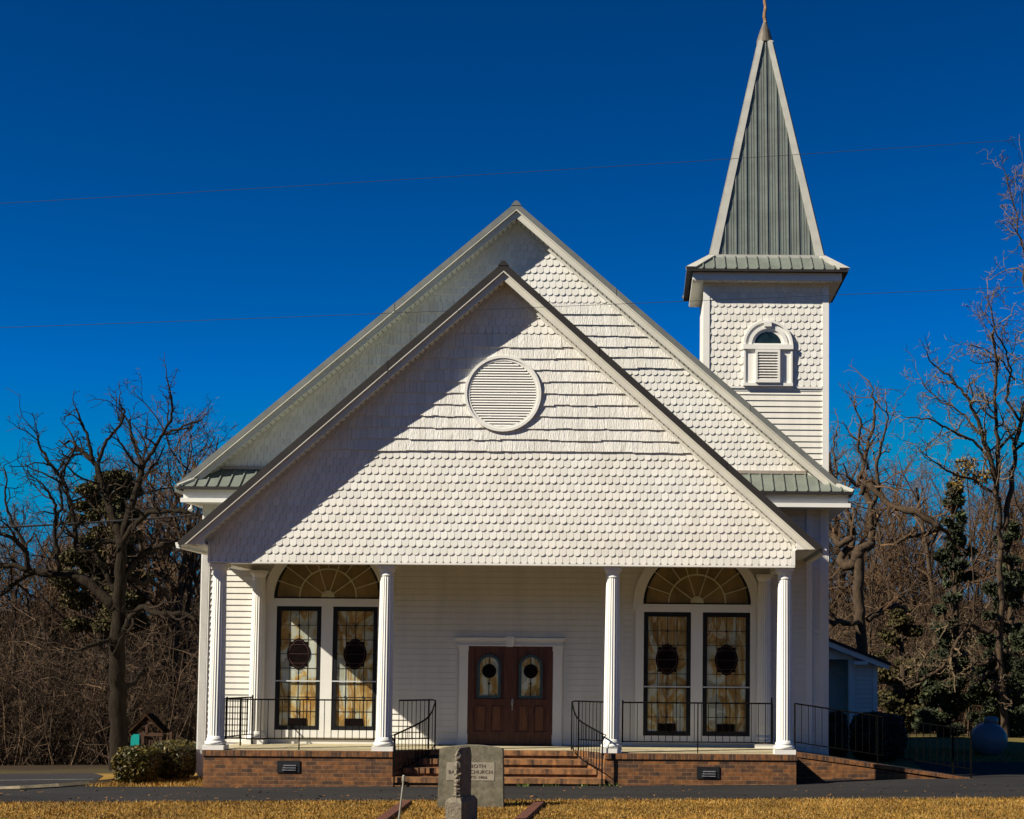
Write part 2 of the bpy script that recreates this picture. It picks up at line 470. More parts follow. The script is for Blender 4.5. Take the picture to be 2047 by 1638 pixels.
# kerb edging the left lot, and two worn bay stripes
mb = MB()
kp = [(-9.9, -0.55), (-9.3, -0.40), (-8.75, 0.1), (-8.35, 0.75), (-8.1, 1.3), (-7.9, 2.2), (-7.9, 4.0)]
mb.tube([(x, y, gz(x, y) + 0.02) for x, y in kp], [0.05, .075, .08, .08, .08, .08, .08], 6)
tag(link('kerb', mb, M['kerb']), kind='structure')
mb = MB()
for (xa, ya, xb, yb) in ((-14.5, 0.0, -9.9, 0.35), (-14.5, 1.6, -8.8, 2.3)):
    mb.add([(xa, ya, gz(xa, ya) + .02), (xb, yb, gz(xb, yb) + .02), (xb, yb + .12, gz(xb, yb + .12) + .02), (xa, ya + .12, gz(xa, ya + .12) + .02)], [(0, 1, 2, 3)])
tag(link('road_marking', mb, M['stripe']), kind='structure')

# ------------------------------------------------------------------ the church
FZ = 0.665                       # porch floor
WY = 2.70                        # plane of the front wall
GY = 0.03                        # plane of the porch gable wall
church = thing('church', (0.05, 0.0, 0.0), 'white country church with columned brick porch, shingled double gable and metal spire', 'church')
PL, PR = -5.83, 5.95
SLP = 0.888


def part(name, mb, m, parent=church, **k): return link(name, mb, m, parent, **k)


# brick base: two blocks with a flared stair opening between them
SL0, SR0, SL1, SR1 = -2.07, 2.16, -1.44, 1.52     # opening at the front edge and at the top of the stairs
SY = 0.95
base = MB()
base.extz([(PL, 0), (SL0, 0), (SL1, SY), (SL1, WY), (PL, WY)], -0.3, FZ - 0.11)
base.extz([(PR, 0), (SR0, 0), (SR1, SY), (SR1, WY), (PR, WY)], -0.3, FZ - 0.11)
base.box(SL1, SR1, SY, WY, -0.3, FZ - 0.11)
bo = part('brick_base', base, M['brick'])
for (a, b) in ((PL - 0.02, SL0), (SR0, PR + 0.02)):
    cap = MB(); cap.box(a, b, -0.025, 0.20, FZ - 0.11, FZ); link('brick_cap', cap, M['rowlock'], bo)
for poly in ([(SL0, 0.2), (SL0, 0.02), (SL1 + .02, SY), (SL1 - .18, SY)], [(SR0, 0.2), (SR0, 0.02), (SR1 - .02, SY), (SR1 + .18, SY)]):
    cap = MB(); cap.extz(poly, FZ - 0.109, FZ - .001); link('brick_cap', cap, M['rowlock'], bo)
for cx_, cz_ in ((-4.13, 0.352), (4.2, 0.30)):
    v = MB(); w, h = 0.225, 0.118
    v.box(cx_ - w, cx_ + w, -0.02, 0.03, cz_ - h, cz_ + h)
    vo = part('foundation_vent', v, M['black'])
    s_ = MB()
    for i in range(3):
        z = cz_ - 0.055 + i * 0.045
        s_.extx([(-0.02, z), (-0.045, z - .02), (-0.04, z - .028), (-0.016, z - .008)], cx_ - .12 + .01 * i, cx_ + .15)
    link('vent_slat', s_, M['grey'], vo)
fl = MB()
fl.box(PL + .02, SL0, 0.205, WY, FZ - 0.1, FZ + .006); fl.box(SR0, PR - .02, 0.205, WY, FZ - 0.1, FZ + .006)
fl.extz([(SL0, .205), (SL1 - .18, SY), (SR1 + .18, SY), (SR0, .205), (SR0, WY), (SL0, WY)], FZ - .1, FZ + .006)
part('porch_floor', fl, M['concrete'])
# steps
st = MB(); tr = MB()
for k in range(4):
    y0 = -0.06 + 0.31 * k; zt = FZ * (k + 1) / 4
    t = max(0, y0) / SY
    xa, xb = SL0 + (SL1 - SL0) * t, SR0 + (SR1 - SR0) * t
    tr.box(xa + .01, xb - .01, y0 - 0.03, y0 + 0.34, zt - 0.105, zt - (.002 if k == 3 else 0))
    st.box(xa + .01, xb - .01, y0 + .004, SY + .1, zt - FZ / 4 - .02, zt - 0.107)
so_ = part('stair', st, M['brick']); link('tread', tr, M['sunlit_steprow'], so_)

# main wall body, gable and side walls
CX0, CX1 = -6.684, 6.88
MPX, MPZ, MS = 0.055, 12.45, 0.862
body = MB()


def main_top(x): return MPZ - MS * abs(x - MPX)


body.ext([(CX0, -0.3), (CX1, -0.3), (CX1, main_top(CX1) - 0.3), (MPX, MPZ - 0.3), (CX0, main_top(CX0) - 0.3)], WY, 24.0)
wallo = part('front_wall', body, M['white'])

WINC = (-3.945, 4.055)


def holes(z):
    h = []
    for c in WINC:
        if z < 3.72: h.append((c - 1.33, c + 1.33))
        elif z < 5.07: q = math.sqrt(max(0, 1.36 ** 2 - (z - 3.72) ** 2)); h.append((c - q, c + q))
    if z < 3.0: h.append((-1.10, 1.18))
    return sorted(h)


def siding(mb, x0, x1, z0, z1, y, hf=None, step=0.129, lip=0.022):
    z = z0; i = 0
    while z < z1 - 1e-6:
        zt = min(z + step, z1); xs_ = [x0]
        for a, b in (hf(z + step / 2) if hf else []):
            a, b = max(a, x0), min(b, x1)
            if b > a: xs_ += [a, b]
        xs_.append(x1)
        for k in range(0, len(xs_), 2):
            a, b = xs_[k], xs_[k + 1]
            if b - a < 0.01: continue
            mb.extx([(y - lip + .004, z + .009), (y - lip, z + .009), (y - .002, zt), (y + .004, zt - .002)], a, b)
        z = zt
    return mb


sd = MB(); siding(sd, CX0 + .15, CX1 - .15, 0.16, 5.86, WY, holes)
part('lap_siding', sd, M['siding'])
for xa, xb in ((CX0 - .025, CX0 + .16), (CX1 - .16, CX1 + .025)):
    c = MB(); c.box(xa, xb, WY - .035, WY + .12, 0.03, 5.85)
    for i in range(6):   # fluted face of the corner post
        q = xa + .02 + i * (xb - xa - .04) / 6; c.box(q, q + .012, WY - .041, WY - .035, .05, 5.84)
    part('corner_board', c, M['trim'])
c = MB(); c.box(CX0 + .16, CX1 - .16, WY - .03, WY, 0.0, 0.155)
c.box(PL + .1, -5.3, WY - .035, WY, FZ, FZ + .14)
part('base_trim', c, M['trim'])
c = MB(); c.box(6.42, 6.55, WY - .05, WY, 0.16, 5.82); part('vertical_trim', c, M['trim'])

# ---- stained glass windows
def window(c, sashes, arts, dz=0.0):
    w = MB()
    z0, zs, zh, zt = 0.78 + dz, 0.935 + dz, 3.60 + dz, 3.77 + dz
    yo = WY - .06
    w.box(c - 1.33, c - 1.15, yo, WY, z0, zt - .02); w.box(c + 1.15, c + 1.33, yo, WY, z0, zt - .02)
    w.box(c - 1.15, c + 1.15, yo, WY, z0, zs); w.box(c - 1.15, c + 1.15, yo + .001, WY, zh, zt)
    xm0, xm1 = sashes[0][1], sashes[1][0]
    w.box(xm0, xm1, yo + .002, WY, zs, zh)
    w.box(c - 1.15, sashes[0][0], yo + .002, WY, zs, zh); w.box(sashes[1][1], c + 1.15, yo + .002, WY, zs, zh)
    w.arch(c, zt - .02, 1.17, 1.33, yo, WY)
    w.arch(c, zt - .02, 1.33, 1.38, yo - .03, WY)
    w.box(c - 1.39, c - 1.33, yo - .028, WY, zt - .12, zt - .02); w.box(c + 1.33, c + 1.39, yo - .028, WY, zt - .12, zt - .02)
    wo = part('stained_window', w, M['trim'])
    # fanlight
    g = MB(); n = 32; zc = zt + .03
    g.add([(c, WY - .012, zc)] + [(c + 1.16 * math.cos(math.pi * i / n), WY - .012, zc + 1.16 * math.sin(math.pi * i / n)) for i in range(n + 1)],
          [(0, i + 2, i + 1) for i in range(n)])
    link('fanlight_glass', g, M['fan'], wo)
    g = MB(); g.arch(c, zc, 1.10, 1.17, WY - .03, WY - .005); g.box(c - 1.16, c + 1.16, WY - .035, WY - .005, zt + .002, zt + .03)
    link('fanlight_rim', g, M['frame'], wo)
    g = MB(); g.arch(c, zc, .60, .632, WY - .034, WY - .01)
    for k in range(1, 10):
        a = R_(18 * k); r0 = .14 if k in (2, 4, 6, 8) else .63
        ca, sa = math.cos(a), math.sin(a); q = .011
        g.ext([(c + r0 * ca + q * sa, zc + r0 * sa - q * ca), (c + 1.13 * ca + q * sa, zc + 1.13 * sa - q * ca),
               (c + 1.13 * ca - q * sa, zc + 1.13 * sa + q * ca), (c + r0 * ca - q * sa, zc + r0 * sa + q * ca)], WY - .033, WY - .011)
    g.arch(c, zc, 0.0, .147, WY - .045, WY - .01, k=14)
    link('fanlight_muntin', g, M['aged'], wo)
    for (xa, xb), art in zip(sashes, arts):
        s = MB(); b = .095
        s.box(xa, xa + b, WY - .045, WY, zs, zh); s.box(xb - b, xb, WY - .045, WY, zs, zh)
        s.box(xa + b, xb - b, WY - .044, WY, zs, zs + .09); s.box(xa + b, xb - b, WY - .044, WY, zh - .1, zh)
        so2 = link('sash', s, M['frame'], wo)
        ga, gb, h0, h1 = xa + b, xb - b, zs + .09, zh - .1
        g = MB(); g.add([(ga, WY - .012, h0), (gb, WY - .012, h0), (gb, WY - .012, h1), (ga, WY - .012, h1)], [(0, 1, 2, 3)])
        link('glass_panel', g, art, wo)
        l_ = MB(); W_, H_ = gb - ga, h1 - h0; q = .0055
        for f in (.25, .75): l_.box(ga + f * W_ - q, ga + f * W_ + q, WY - .02, WY - .01, h0, h1)
        l_.box(ga + .5 * W_ - q, ga + .5 * W_ + q, WY - .0205, WY - .01, h0, h1)
        for k in range(1, 8): z = h1 - H_ * k * .125; l_.box(ga, gb, WY - .0202, WY - .0101, z - q, z + q)
        for fx, k in ((.5, 1), (.5, 5), (.25, 6), (.75, 6), (.5, 7)):
            x, z, r = ga + fx * W_, h1 - H_ * k * .125, .036
            l_.ext([(x - r, z), (x, z - r), (x + r, z), (x, z + r)], WY - .024, WY - .01)
        link('leading', l_, M['lead'], wo)
        # quatrefoil medallion
        md = MB(); cxm, czm = (ga + gb) / 2, h1 - H_ * .375
        rim = []
        for i in range(48):
            a = 2 * math.pi * i / 48
            rx, rz = .25, .29
            bump = .045 * max(0, abs(math.sin(a)) - .78) / .22
            notch = -.02 * math.exp(-((abs(abs(math.sin(a)) - .76)) / .06) ** 2)
            r = 1 + notch
            rim.append((cxm + rx * r * math.cos(a), czm + (rz * r + bump) * math.sin(a)))
        md.ext(rim, WY - .027, WY - .01)
        for sx_ in (-1, 1):
            for sz_ in (-1, 1):
                x, z = cxm + sx_ * .165, czm + sz_ * .235
                md.ext([(x - .03, z - .03), (x + .03, z - .03), (x + .03, z + .03), (x - .03, z + .03)], WY - .0265, WY - .0101)
        mo = link('medallion', md, M['ruby'], wo)
        ln = MB(); ring_ = [((x - cxm) * .86 + cxm, WY - .029, (z - czm) * .88 + czm) for x, z in rim]
        ln.tube(ring_ + ring_[:1], .0045, 4)
        for zz in (-.20, 0, .20):
            hw_ = .25 * math.sqrt(max(.05, 1 - (zz / .33) ** 2)) * .84; ln.box(cxm - hw_, cxm + hw_, WY - .031, WY - .027, czm + zz - .003, czm + zz + .003)
        link('medallion_leading', ln, M['rubyline'], wo)
        pl = MB(); pl.box(cxm - .195, cxm + .19, WY - .035, WY - .01, h0 + .01, h0 + .165)
        link('name_plate', pl, M['ruby'], wo)
        br = MB(); z = zs + (zh - zs) * .395; br.box(xa + .01, xb - .01, WY - .06, WY - .045, z - .013, z + .013)
        link('storm_bar', br, M['alu'], wo)


M['aged'] = mat('aged_muntin', (0.52, 0.47, 0.28), .5, .1, 5)
M['fan'] = mat('dark_amber_glass', (0.30, 0.205, 0.085), 0.45, 0.4, 1.8, col2=(0.11, 0.088, 0.04), stretch=(1, 1, .5), spec=0.15)
window(WINC[0], [(-5.04, -4.07), (-3.82, -2.85)], (M['art0'], M['art1']), 0.03)
window(WINC[1], [(2.905, 3.925), (4.18, 5.205)], (M['art2'], M['art3']), -0.03)

# ---- double doors
d = MB()
d.box(-1.07, -.885, WY - .05, WY, FZ, 2.80); d.box(.95, 1.145, WY - .05, WY, FZ, 2.80)
d.box(-1.09, -.875, WY - .06, WY, FZ, FZ + .24); d.box(.94, 1.16, WY - .06, WY, FZ, FZ + .24)
d.box(-1.09, -.875, WY - .06, WY, 2.70, 2.80); d.box(.94, 1.16, WY - .06, WY, 2.70, 2.80)
d.box(-1.13, 1.19, WY - .075, WY, 2.802, 2.83); d.box(-1.10, 1.16, WY - .05, WY, 2.83, 2.94); d.box(-1.18, 1.22, WY - .10, WY, 2.94, 2.985)
d.box(-1.15, 1.19, WY - .07, WY, 2.915, 2.94)
for i in range(52):   # dentils
    x = -1.08 + i * .0435
    d.box(x, x + .022, WY - .062, WY - .05, 2.86, 2.895)
d.ext([(-.05, 2.79), (.085, 2.79), (.115, 3.01), (-.08, 3.01)], WY - .115, WY)
dco = part('door_surround', d, M['trim'])
for xa, xb, lt in ((-.885, .0315, 'art1'), (.0335, .95, 'art3')):
    w_ = xb - xa; cxd = (xa + xb) / 2 - (0.02 if xa > 0 else -0.0)
    g = MB(); g.box(xa, xb, WY - .018, WY, FZ + .01, 2.80)
    g.box(xa, xa + .13, WY - .052, WY - .02, FZ + .01, 2.79); g.box(xb - .13, xb, WY - .052, WY - .02, FZ + .01, 2.79)
    g.box(xa + .13, xb - .13, WY - .0518, WY - .02, FZ + .01, FZ + .30); g.box(xa + .13, xb - .13, WY - .0518, WY - .02, FZ + .87, FZ + 1.0)
    g.box((xa + xb) / 2 - .06, (xa + xb) / 2 + .06, WY - .0516, WY - .02, FZ + .30, FZ + .87)
    do = part('door', g, M['wood'])
    g = MB()
    for s in (-1, 1):
        c_ = (xa + xb) / 2 + s * .165
        g.box(c_ - .085, c_ + .085, WY - .034, WY - .017, FZ + .33, FZ + .84)
    link('panel', g, M['wood2'], do)
    zb, zs_ = FZ + 1.07, FZ + 1.70
    g = MB(); hw = .20
    g.add([(cxd - hw, WY - .054, zb), (cxd + hw, WY - .034, zb)] + [(cxd + hw * math.cos(math.pi * i / 16), WY - .054, zs_ + hw * math.sin(math.pi * i / 16)) for i in range(17)],
          [tuple(range(19))])
    link('door_glass', g, M[lt], do)
    g = MB()
    g.arch(cxd, zs_, .20, .255, WY - .066, WY - .05, k=18)
    g.box(cxd - .255, cxd - .2, WY - .066, WY - .05, zb - .05, zs_); g.box(cxd + .2, cxd + .255, WY - .066, WY - .05, zb - .05, zs_)
    g.box(cxd - .2, cxd + .2, WY - .0659, WY - .05, zb - .05, zb)
    link('came_border', g, M['teal'], do)
    g = MB(); g.ext([(cxd + .153 * math.cos(2 * math.pi * i / 28), FZ + 1.60 + .153 * math.sin(2 * math.pi * i / 28)) for i in range(28)], WY - .063, WY - .053)
    g.box(cxd - .006, cxd + .006, WY - .062, WY - .053, zb, zs_ + .19)
    g.ext([(cxd - .03, FZ + 1.33), (cxd, FZ + 1.30), (cxd + .03, FZ + 1.33), (cxd, FZ + 1.36)], WY - .064, WY - .053)
    link('roundel', g, M['ruby'], do)
    if xa > 0:
        g = MB(); x = xa + .05
        g.ext([(x - .022, FZ + .90), (x + .022, FZ + .90), (x + .028, FZ + .97), (x, FZ + 1.02), (x - .028, FZ + .97)], WY - .07, WY - .045)
        g.tube([(x, WY - .06, FZ + .93), (x, WY - .12, FZ + .92), (x, WY - .12, FZ + .84), (x, WY - .06, FZ + .80)], .014, 6)
        g.ext([(x - .015, FZ + .76), (x + .015, FZ + .76), (x + .015, FZ + .83), (x - .015, FZ + .83)], WY - .07, WY - .045)
        link('door_handle', g, M['brass'], do)
c = MB(); c.box(-.9, .965, WY - .09, WY - .001, FZ + .004, FZ + .03); part('threshold', c, M['bronze'])

# ---- columns
BEAM = 4.395


def column(cx, cy, z0=FZ, z1=BEAM):
    g = MB()
    prof = [(.158, z0 + .27), (.160, z0 + .30), (.158, z0 + 1.2), (.150, z0 + 2.2), (.134, z1 - .26), (.128, z1 - .22)]
    g.lathe(cx, cy, prof, 40, 0.085)
    o = part('column', g, M['trim'])
    g = MB(); g.box(cx - .212, cx + .212, cy - .212, cy + .212, z0 + .004, z0 + .095)
    link('plinth', g, M['trim'], o)
    g = MB(); prof = [(.20, z0 + .096)]
    for i in range(7):
        a = -90 + i * 30; prof.append((.17 + .045 * math.cos(R_(a)), z0 + .14 + .044 * math.sin(R_(a))))
    prof += [(.178, z0 + .19), (.185, z0 + .205), (.180, z0 + .225), (.165, z0 + .245), (.160, z0 + .275)]
    g.lathe(cx, cy, prof, 32)
    link('column_base', g, M['trim'], o, smooth=True)
    g = MB(); g.lathe(cx, cy, [(.136, z1 - .225), (.142, z1 - .215), (.136, z1 - .2), (.132, z1 - .15), (.145, z1 - .135), (.16, z1 - .10), (.165, z1 - .07)], 32)
    g.box(cx - .175, cx + .175, cy - .175, cy + .175, z1 - .069, z1 - .005)
    link('capital', g, M['trim'], o)


for cx_ in (-5.655, -2.285, 2.27, 5.735): column(cx_, 0.245)
column(-5.40, WY - .20); column(5.50, WY - .20)

# ---- porch gable: wall, shingles, vent
PPX, PPZ = 0.035, 10.45
GL, GR = -5.84, 5.917


def porch_top(x): return PPZ - SLP * abs(x - PPX)


g = MB()
g.ext([(GL, BEAM), (GR, BEAM), (GR, porch_top(GR) - .14), (PPX, PPZ - .14), (GL, porch_top(GL) - .14)], GY, GY + .30)
g.box(GL, GL + .30, GY + .3, WY, BEAM, porch_top(GL + .15) - .2)    # side beams
g.box(GR - .30, GR, GY + .3, WY, BEAM, porch_top(GR - .15) - .2)
pg = part('porch_gable', g, M['white'])
c = MB(); c.box(GL, GR, GY - .03, GY, BEAM - .001, BEAM + .035)
c.box(GR - .06, GR + .005, GY - .034, GY, BEAM + .035, porch_top(GR) - .4); c.box(GL - .005, GL + .045, GY - .034, GY, BEAM + .035, porch_top(GL) - .4)
link('beam_trim', c, M['trim'], pg)
c = MB(); c.box(GL + .3, GR - .3, GY + .3, WY, 5.35, 5.42); part('porch_ceiling', c, M['soffit'])


def scales(mb, xl, xr, zb, rows_, y, pitch=.1405, rowh=.162, phase=0):
    w = pitch - .006; rng = random.Random(int(zb * 1000))
    for r in range(rows_):
        z = zb + r * rowh; top = z + rowh * 1.55
        off = (pitch / 2 if (r + phase) % 2 else 0)
        a, b = xl(z + .05), xr(z + .05)
        if b - a < .05: break
        i0, i1 = int(math.floor((a - off) / pitch)) - 1, int(math.ceil((b - off) / pitch)) + 1
        for i in range(i0, i1):
            c_ = off + (i + .5) * pitch
            if c_ + w / 2 < a or c_ - w / 2 > b: continue
            rr = w / 2; jz = rng.uniform(-.003, .003); jt = rng.uniform(-.003, .003)
            o = []
            straight = (r == 0)
            for k in range(9):
                t = math.pi + math.pi * k / 8
                if straight: px_, pz_ = (c_ + rr * math.cos(t), z + .035 + .035 * math.sin(t) * (1 if 2 <= k <= 6 else .0) - (0 if 2 <= k <= 6 else 0))
                else: px_, pz_ = (c_ + rr * math.cos(t), z + rr * .88 + rr * .88 * math.sin(t) + jz)
                o.append((px_, pz_))
            o.append((c_ + rr, top)); o.append((c_ - rr, top))
            f = []; bk = []
            for x, zz in o:
                x = min(max(x, xl(zz)), xr(zz))
                h = (top - zz) / (rowh * 1.55)
                f.append((x, y - .004 - (.026 + jt) * h, zz)); bk.append((x, y + .004 - .008 * h, zz))
            mb._ext(f, bk)


def shakes(mb, xl, xr, zb, n, y, rowh=.2365, seed=1):
    rng = random.Random(seed)
    for r in range(n):
        z = zb + r * rowh; top = z + rowh * 1.12
        a, b = xl(z), xr(z)
        x = a - rng.uniform(0, .1); dz_ = 0
        while x < b:
            w = rng.choice((.07, .09, .11, .13, .16, .19)) * rng.uniform(.85, 1.15)
            if rng.random() < .32: dz_ = rng.uniform(-.016, .012)
            x2 = x + w
            q = []
            th = .030 + rng.uniform(-.003, .006)
            for xx, zz in ((x + .002, z + dz_), (x2 - .002, z + dz_ + rng.uniform(-.003, .003)), (x2 - .002, top), (x + .002, top)):
                q.append((min(max(xx, xl(zz)), xr(zz)), zz))
            if abs(q[1][0] - q[0][0]) > .004:
                mb._ext([(xx, y - .004 - th * (top - zz) / (top - z), zz) for xx, zz in q], [(xx, y + .004, zz) for xx, zz in q])
            x = x2


def pxl(z): return max(GL + .05, PPX - (PPZ - .36 - z) / SLP)
def pxr(z): return min(GR - .065, PPX + (PPZ - .36 - z) / SLP)


g = MB(); scales(g, pxl, pxr, BEAM + .03, 14, GY); scales(g, pxl, pxr, 6.70 + .2365 * 10 + .02, 7, GY, phase=1)
link('fish_scale_shingles', g, M['shingle'], pg)
g = MB(); shakes(g, pxl, pxr, 6.69, 10, GY - .012, seed=3)
link('shake_courses', g, M['shake'], pg)
# round louvred vent
vx, vz, vr = 0.022, 7.86, .775
g = MB(); g.arch(vx, vz, vr - .055, vr, GY - .085, GY, 0, 360, 48); g.arch(vx, vz, vr - .105, vr - .055, GY - .065, GY, 0, 360, 48)
vo = part('round_vent', g, M['trim'])
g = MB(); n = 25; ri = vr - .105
g.ext([(vx + ri * math.cos(2 * math.pi * i / 48), vz + ri * math.sin(2 * math.pi * i / 48)) for i in range(48)], GY - .030, GY - .024)  # dark disc paints the shade in the gaps between the slats
link('vent_gap_shade', g, M['ventdark'], vo); g = MB()
for i in range(n):
    z = vz - ri + (i + .5) * 2 * ri / n
    hw = math.sqrt(max(0, ri * ri - (z - vz) ** 2)) - .004
    h = 2 * ri / n
    if hw > .05: g.extx([(GY - .062, z - h * .40), (GY - .062, z - h * .16), (GY - .044, z + h * .24), (GY - .038, z + h * .16)], vx - hw, vx + hw)
link('louvre', g, M['trim'], vo)


# ---- roofs
def clipz(poly, zmin):
    out = []
    for i, (x, z) in enumerate(poly):
        x2, z2 = poly[(i + 1) % len(poly)]
        if z >= zmin: out.append((x, z))
        if (z >= zmin) != (z2 >= zmin):
            t = (zmin - z) / (z2 - z); out.append((x + (x2 - x) * t, zmin))
    return out


def rake(px, pz, s, xl, xr, yf, yw, zmin, drop=.17):
    """front edge of a gable roof: dark metal trim, white fascia, vented soffit. Returns part list."""
    def line(x, d): return pz - s * abs(x - px) - d
    dk, wh, sf = MB(), MB(), MB()
    for q in (dk, wh, sf):
        def ext_(poly, y0, y1, q=q):
            poly = clipz(poly, zmin)
            if len(poly) > 2: MB.ext(q, poly, y0, y1)
        q.ext = ext_
    for xa, xb in ((xl, px), (px, xr)):
        dk.ext([(xa, line(xa, 0)), (xb, line(xb, 0)), (xb, line(xb, drop)), (xa, line(xa, drop))], yf, yf + .06)
        wh.ext([(xa, line(xa, drop - .03)), (xb, line(xb, drop - .03)), (xb, line(xb, drop + .185)), (xa, line(xa, drop + .185))], yf + .062, yf + .10)
        wh.ext([(xa, line(xa, drop)), (xb, line(xb, drop)), (xb, line(xb, drop + .034)), (xa, line(xa, drop + .034))], yf + .004, yf + .05)
        L = math.hypot(xb - xa, s * (xb - xa)); n = int(L / .13)
        for i in range(n):
            x0_ = xa + (xb - xa) * i / n; x1_ = xa + (xb - xa) * (i + .78) / n; x2_ = xa + (xb - xa) * (i + 1) / n
            sf.ext([(x0_, line(x0_, drop + .10)), (x1_, line(x1_, drop + .10)), (x1_, line(x1_, drop + .17)), (x0_, line(x0_, drop + .17))], yf + .10, yw - .02)
            sf.ext([(x1_, line(x1_, drop + .10)), (x2_, line(x2_, drop + .10)), (x2_, line(x2_, drop + .13)), (x1_, line(x1_, drop + .13))], yf + .10, yw - .02)
        # frieze board against the wall
        sf.ext([(xa, line(xa, drop + .13)), (xb, line(xb, drop + .13)), (xb, line(xb, drop + .235)), (xa, line(xa, drop + .235))], yw - .055, yw - .02)
    dk.ext([(px - .11, pz - .075), (px + .11, pz - .075), (px + .03, pz + .025), (px - .03, pz + .025)], yf - .01, yf + .25)
    for x in (px - (px - xl) * .36, px + (xr - px) * .30, px + (xr - px) * .70):      # lap joints in the metal edge
        dk.ext([(x - .012, line(x - .012, -.006)), (x + .012, line(x + .012, -.006)), (x + .012, line(x + .012, drop + .004)), (x - .012, line(x - .012, drop + .004))], yf - .006, yf)
    return dk, wh, sf


def gable_roof(px, pz, s, xl, xr, y0, y1):
    g = MB()
    for xa, xb in ((xl, px), (px, xr)):
        def l(x, d): return pz - s * abs(x - px) - d
        g.ext([(xa, l(xa, .004)), (xb, l(xb, .004)), (xb, l(xb, .12)), (xa, l(xa, .12))], y0, y1)
        y = y0 + .24
        while y < y1:
            g.ext([(xa, l(xa, -.03)), (xb, l(xb, -.03)), (xb, l(xb, .0)), (xa, l(xa, .0))], y, y + .03); y += .24
    return g


MXL, MXR = -7.22, 7.33
PXL, PXR = -6.33, 6.43
ro = part('main_roof', gable_roof(MPX, MPZ, MS, MXL, MXR, 2.30, 24.4), M['metal'])
dk, wh, sf = rake(MPX, MPZ, MS, MXL, MXR, 2.23, WY, 6.15, .15)
link('roof_edge', dk, mat('roof_edge_grey', (0.16, 0.165, 0.15), .5, .12, 3), ro); link('rake_board', wh, M['rakeboard'], ro); link('vented_soffit', sf, M['soffit'], ro)
ro2 = part('porch_roof', gable_roof(PPX, PPZ, SLP, PXL, PXR, -.37, WY), M['metal'])
dk, wh, sf = rake(PPX, PPZ, SLP, PXL, PXR, -.43, GY, 4.735)
link('roof_edge', dk, M['bronze'], ro2); link('rake_board', wh, M['rakeboard'], ro2); link('vented_soffit', sf, M['soffit'], ro2)
# boxed eave ends of the porch, eave soffit and gutters
ez = 4.735
for sgn, gx, ex in ((-1, GL, PXL + .07), (1, GR, PXR - .07)):
    g = MB(); tx = lambda x: porch_top(x) - .19
    g.ext([(gx, ez), (ex, ez), (ex, max(ez + .03, tx(ex))), (gx, tx(gx))], -.33, -.29)
    a, b = sorted((gx, ex))
    g.box(a, b, -.29, WY, ez, ez + .03)
    a, b = sorted((ex, ex - sgn * .03)); g.box(a, b, -.29, WY, ez + .03, max(ez + .08, tx(ex)))
    part('boxed_eave', g, M['trim'])
for sgn, ex in ((-1, PXL), (1, PXR)):
    g = MB(); z = porch_top(ex)
    pts = [(0, 0), (0, -.10), (sgn * .05, -.12), (sgn * .09, -.11), (sgn * .115, -.03), (sgn * .115, 0)]
    g.ext([(ex - sgn * .03 + a, z + b - .02) for a, b in pts], -.30, WY)
    part('gutter', g, M['trim'])
# floodlights under the main eaves
for x, z in ((-7.08, 5.78), (7.26, 5.74)):
    g = MB(); y = 3.1
    g.tube([(x, y, z + .1), (x, y, z + .02)], .02, 6); g.tube([(x, y, z + .03), (x, y - .06, z - .03)], [.025, .05], 8)
    fo = part('floodlight', g, M['trim']); g = MB(); g.tube([(x, y - .061, z - .03), (x, y - .075, z - .045)], [.05, .04], 8)
    link('lens', g, M['lamp'], fo)
# ---- pent roof and cornice across the main gable
EXL, EXR = -7.08, 7.36
g = MB()
TL_, TR_ = -6.34, 6.43
g.hexa([(EXL, 2.04, 6.11), (EXR, 2.04, 6.11), (EXR, 3.35, 6.11), (EXL, 3.35, 6.11)], [(EXL, 2.04, 6.145), (EXR, 2.04, 6.145), (EXR, 3.35, 6.145), (EXL, 3.35, 6.145)])
g.hexa([(EXL, 2.04, 6.146), (EXR, 2.04, 6.146), (EXR, 3.35, 6.146), (EXL, 3.35, 6.146)], [(TL_, WY - .02, 6.62), (TR_, WY - .02, 6.62), (TR_, WY + .05, 6.62), (TL_, WY + .05, 6.62)])
x = -7.0
while x < EXR - .06:
    t = 1.0
    if x < TL_: t = (x - EXL) / (TL_ - EXL)
    if x > TR_: t = (EXR - x) / (EXR - TR_)
    a = Vector((x, 2.04, 6.146)); b = a + Vector((0, (WY - .02 - 2.04) * t, .474 * t)); nv = Vector((0, -.58, .81)) * .032; w = Vector((.028, 0, 0))
    g.hexa([a, a + w, a + w + nv, a + nv], [b, b + w, b + w + nv, b + nv]); x += .243
po = part('pent_roof', g, M['metal'])
for ex_, tx_ in ((EXL, TL_), (EXR, TR_)):
    g = MB(); p0 = Vector((ex_, 2.04, 6.16)); p1 = Vector((tx_, WY - .02, 6.64)); q = p0.lerp(p1, .5) - Vector((0, 0, .015))
    g.tube([p0, q, p1], [.045, .05, .05], 6)
    link('hip_cap', g, M['ridge'], po)
g = MB(); g.box(-6.32, 6.41, WY - .09, WY, 6.595, 6.665); link('flashing', g, M['flash'], po)
g = MB(); g.box(EXL, EXR, 1.985, 2.035, 6.085, 6.15); g.box(EXL, EXL + .05, 2.035, WY + .6, 6.085, 6.15); g.box(EXR - .05, EXR, 2.035, WY + .6, 6.085, 6.15)
link('drip_edge', g, M['bronze'], po)
g = MB(); g.box(EXL + .10, EXR - .10, 2.12, 2.17, 5.90, 6.10); g.box(EXL + .06, EXR - .06, 2.04, 2.165, 5.815, 5.905)
g.box(EXL + .10, EXR - .10, 2.165, WY, 5.82, 5.85)
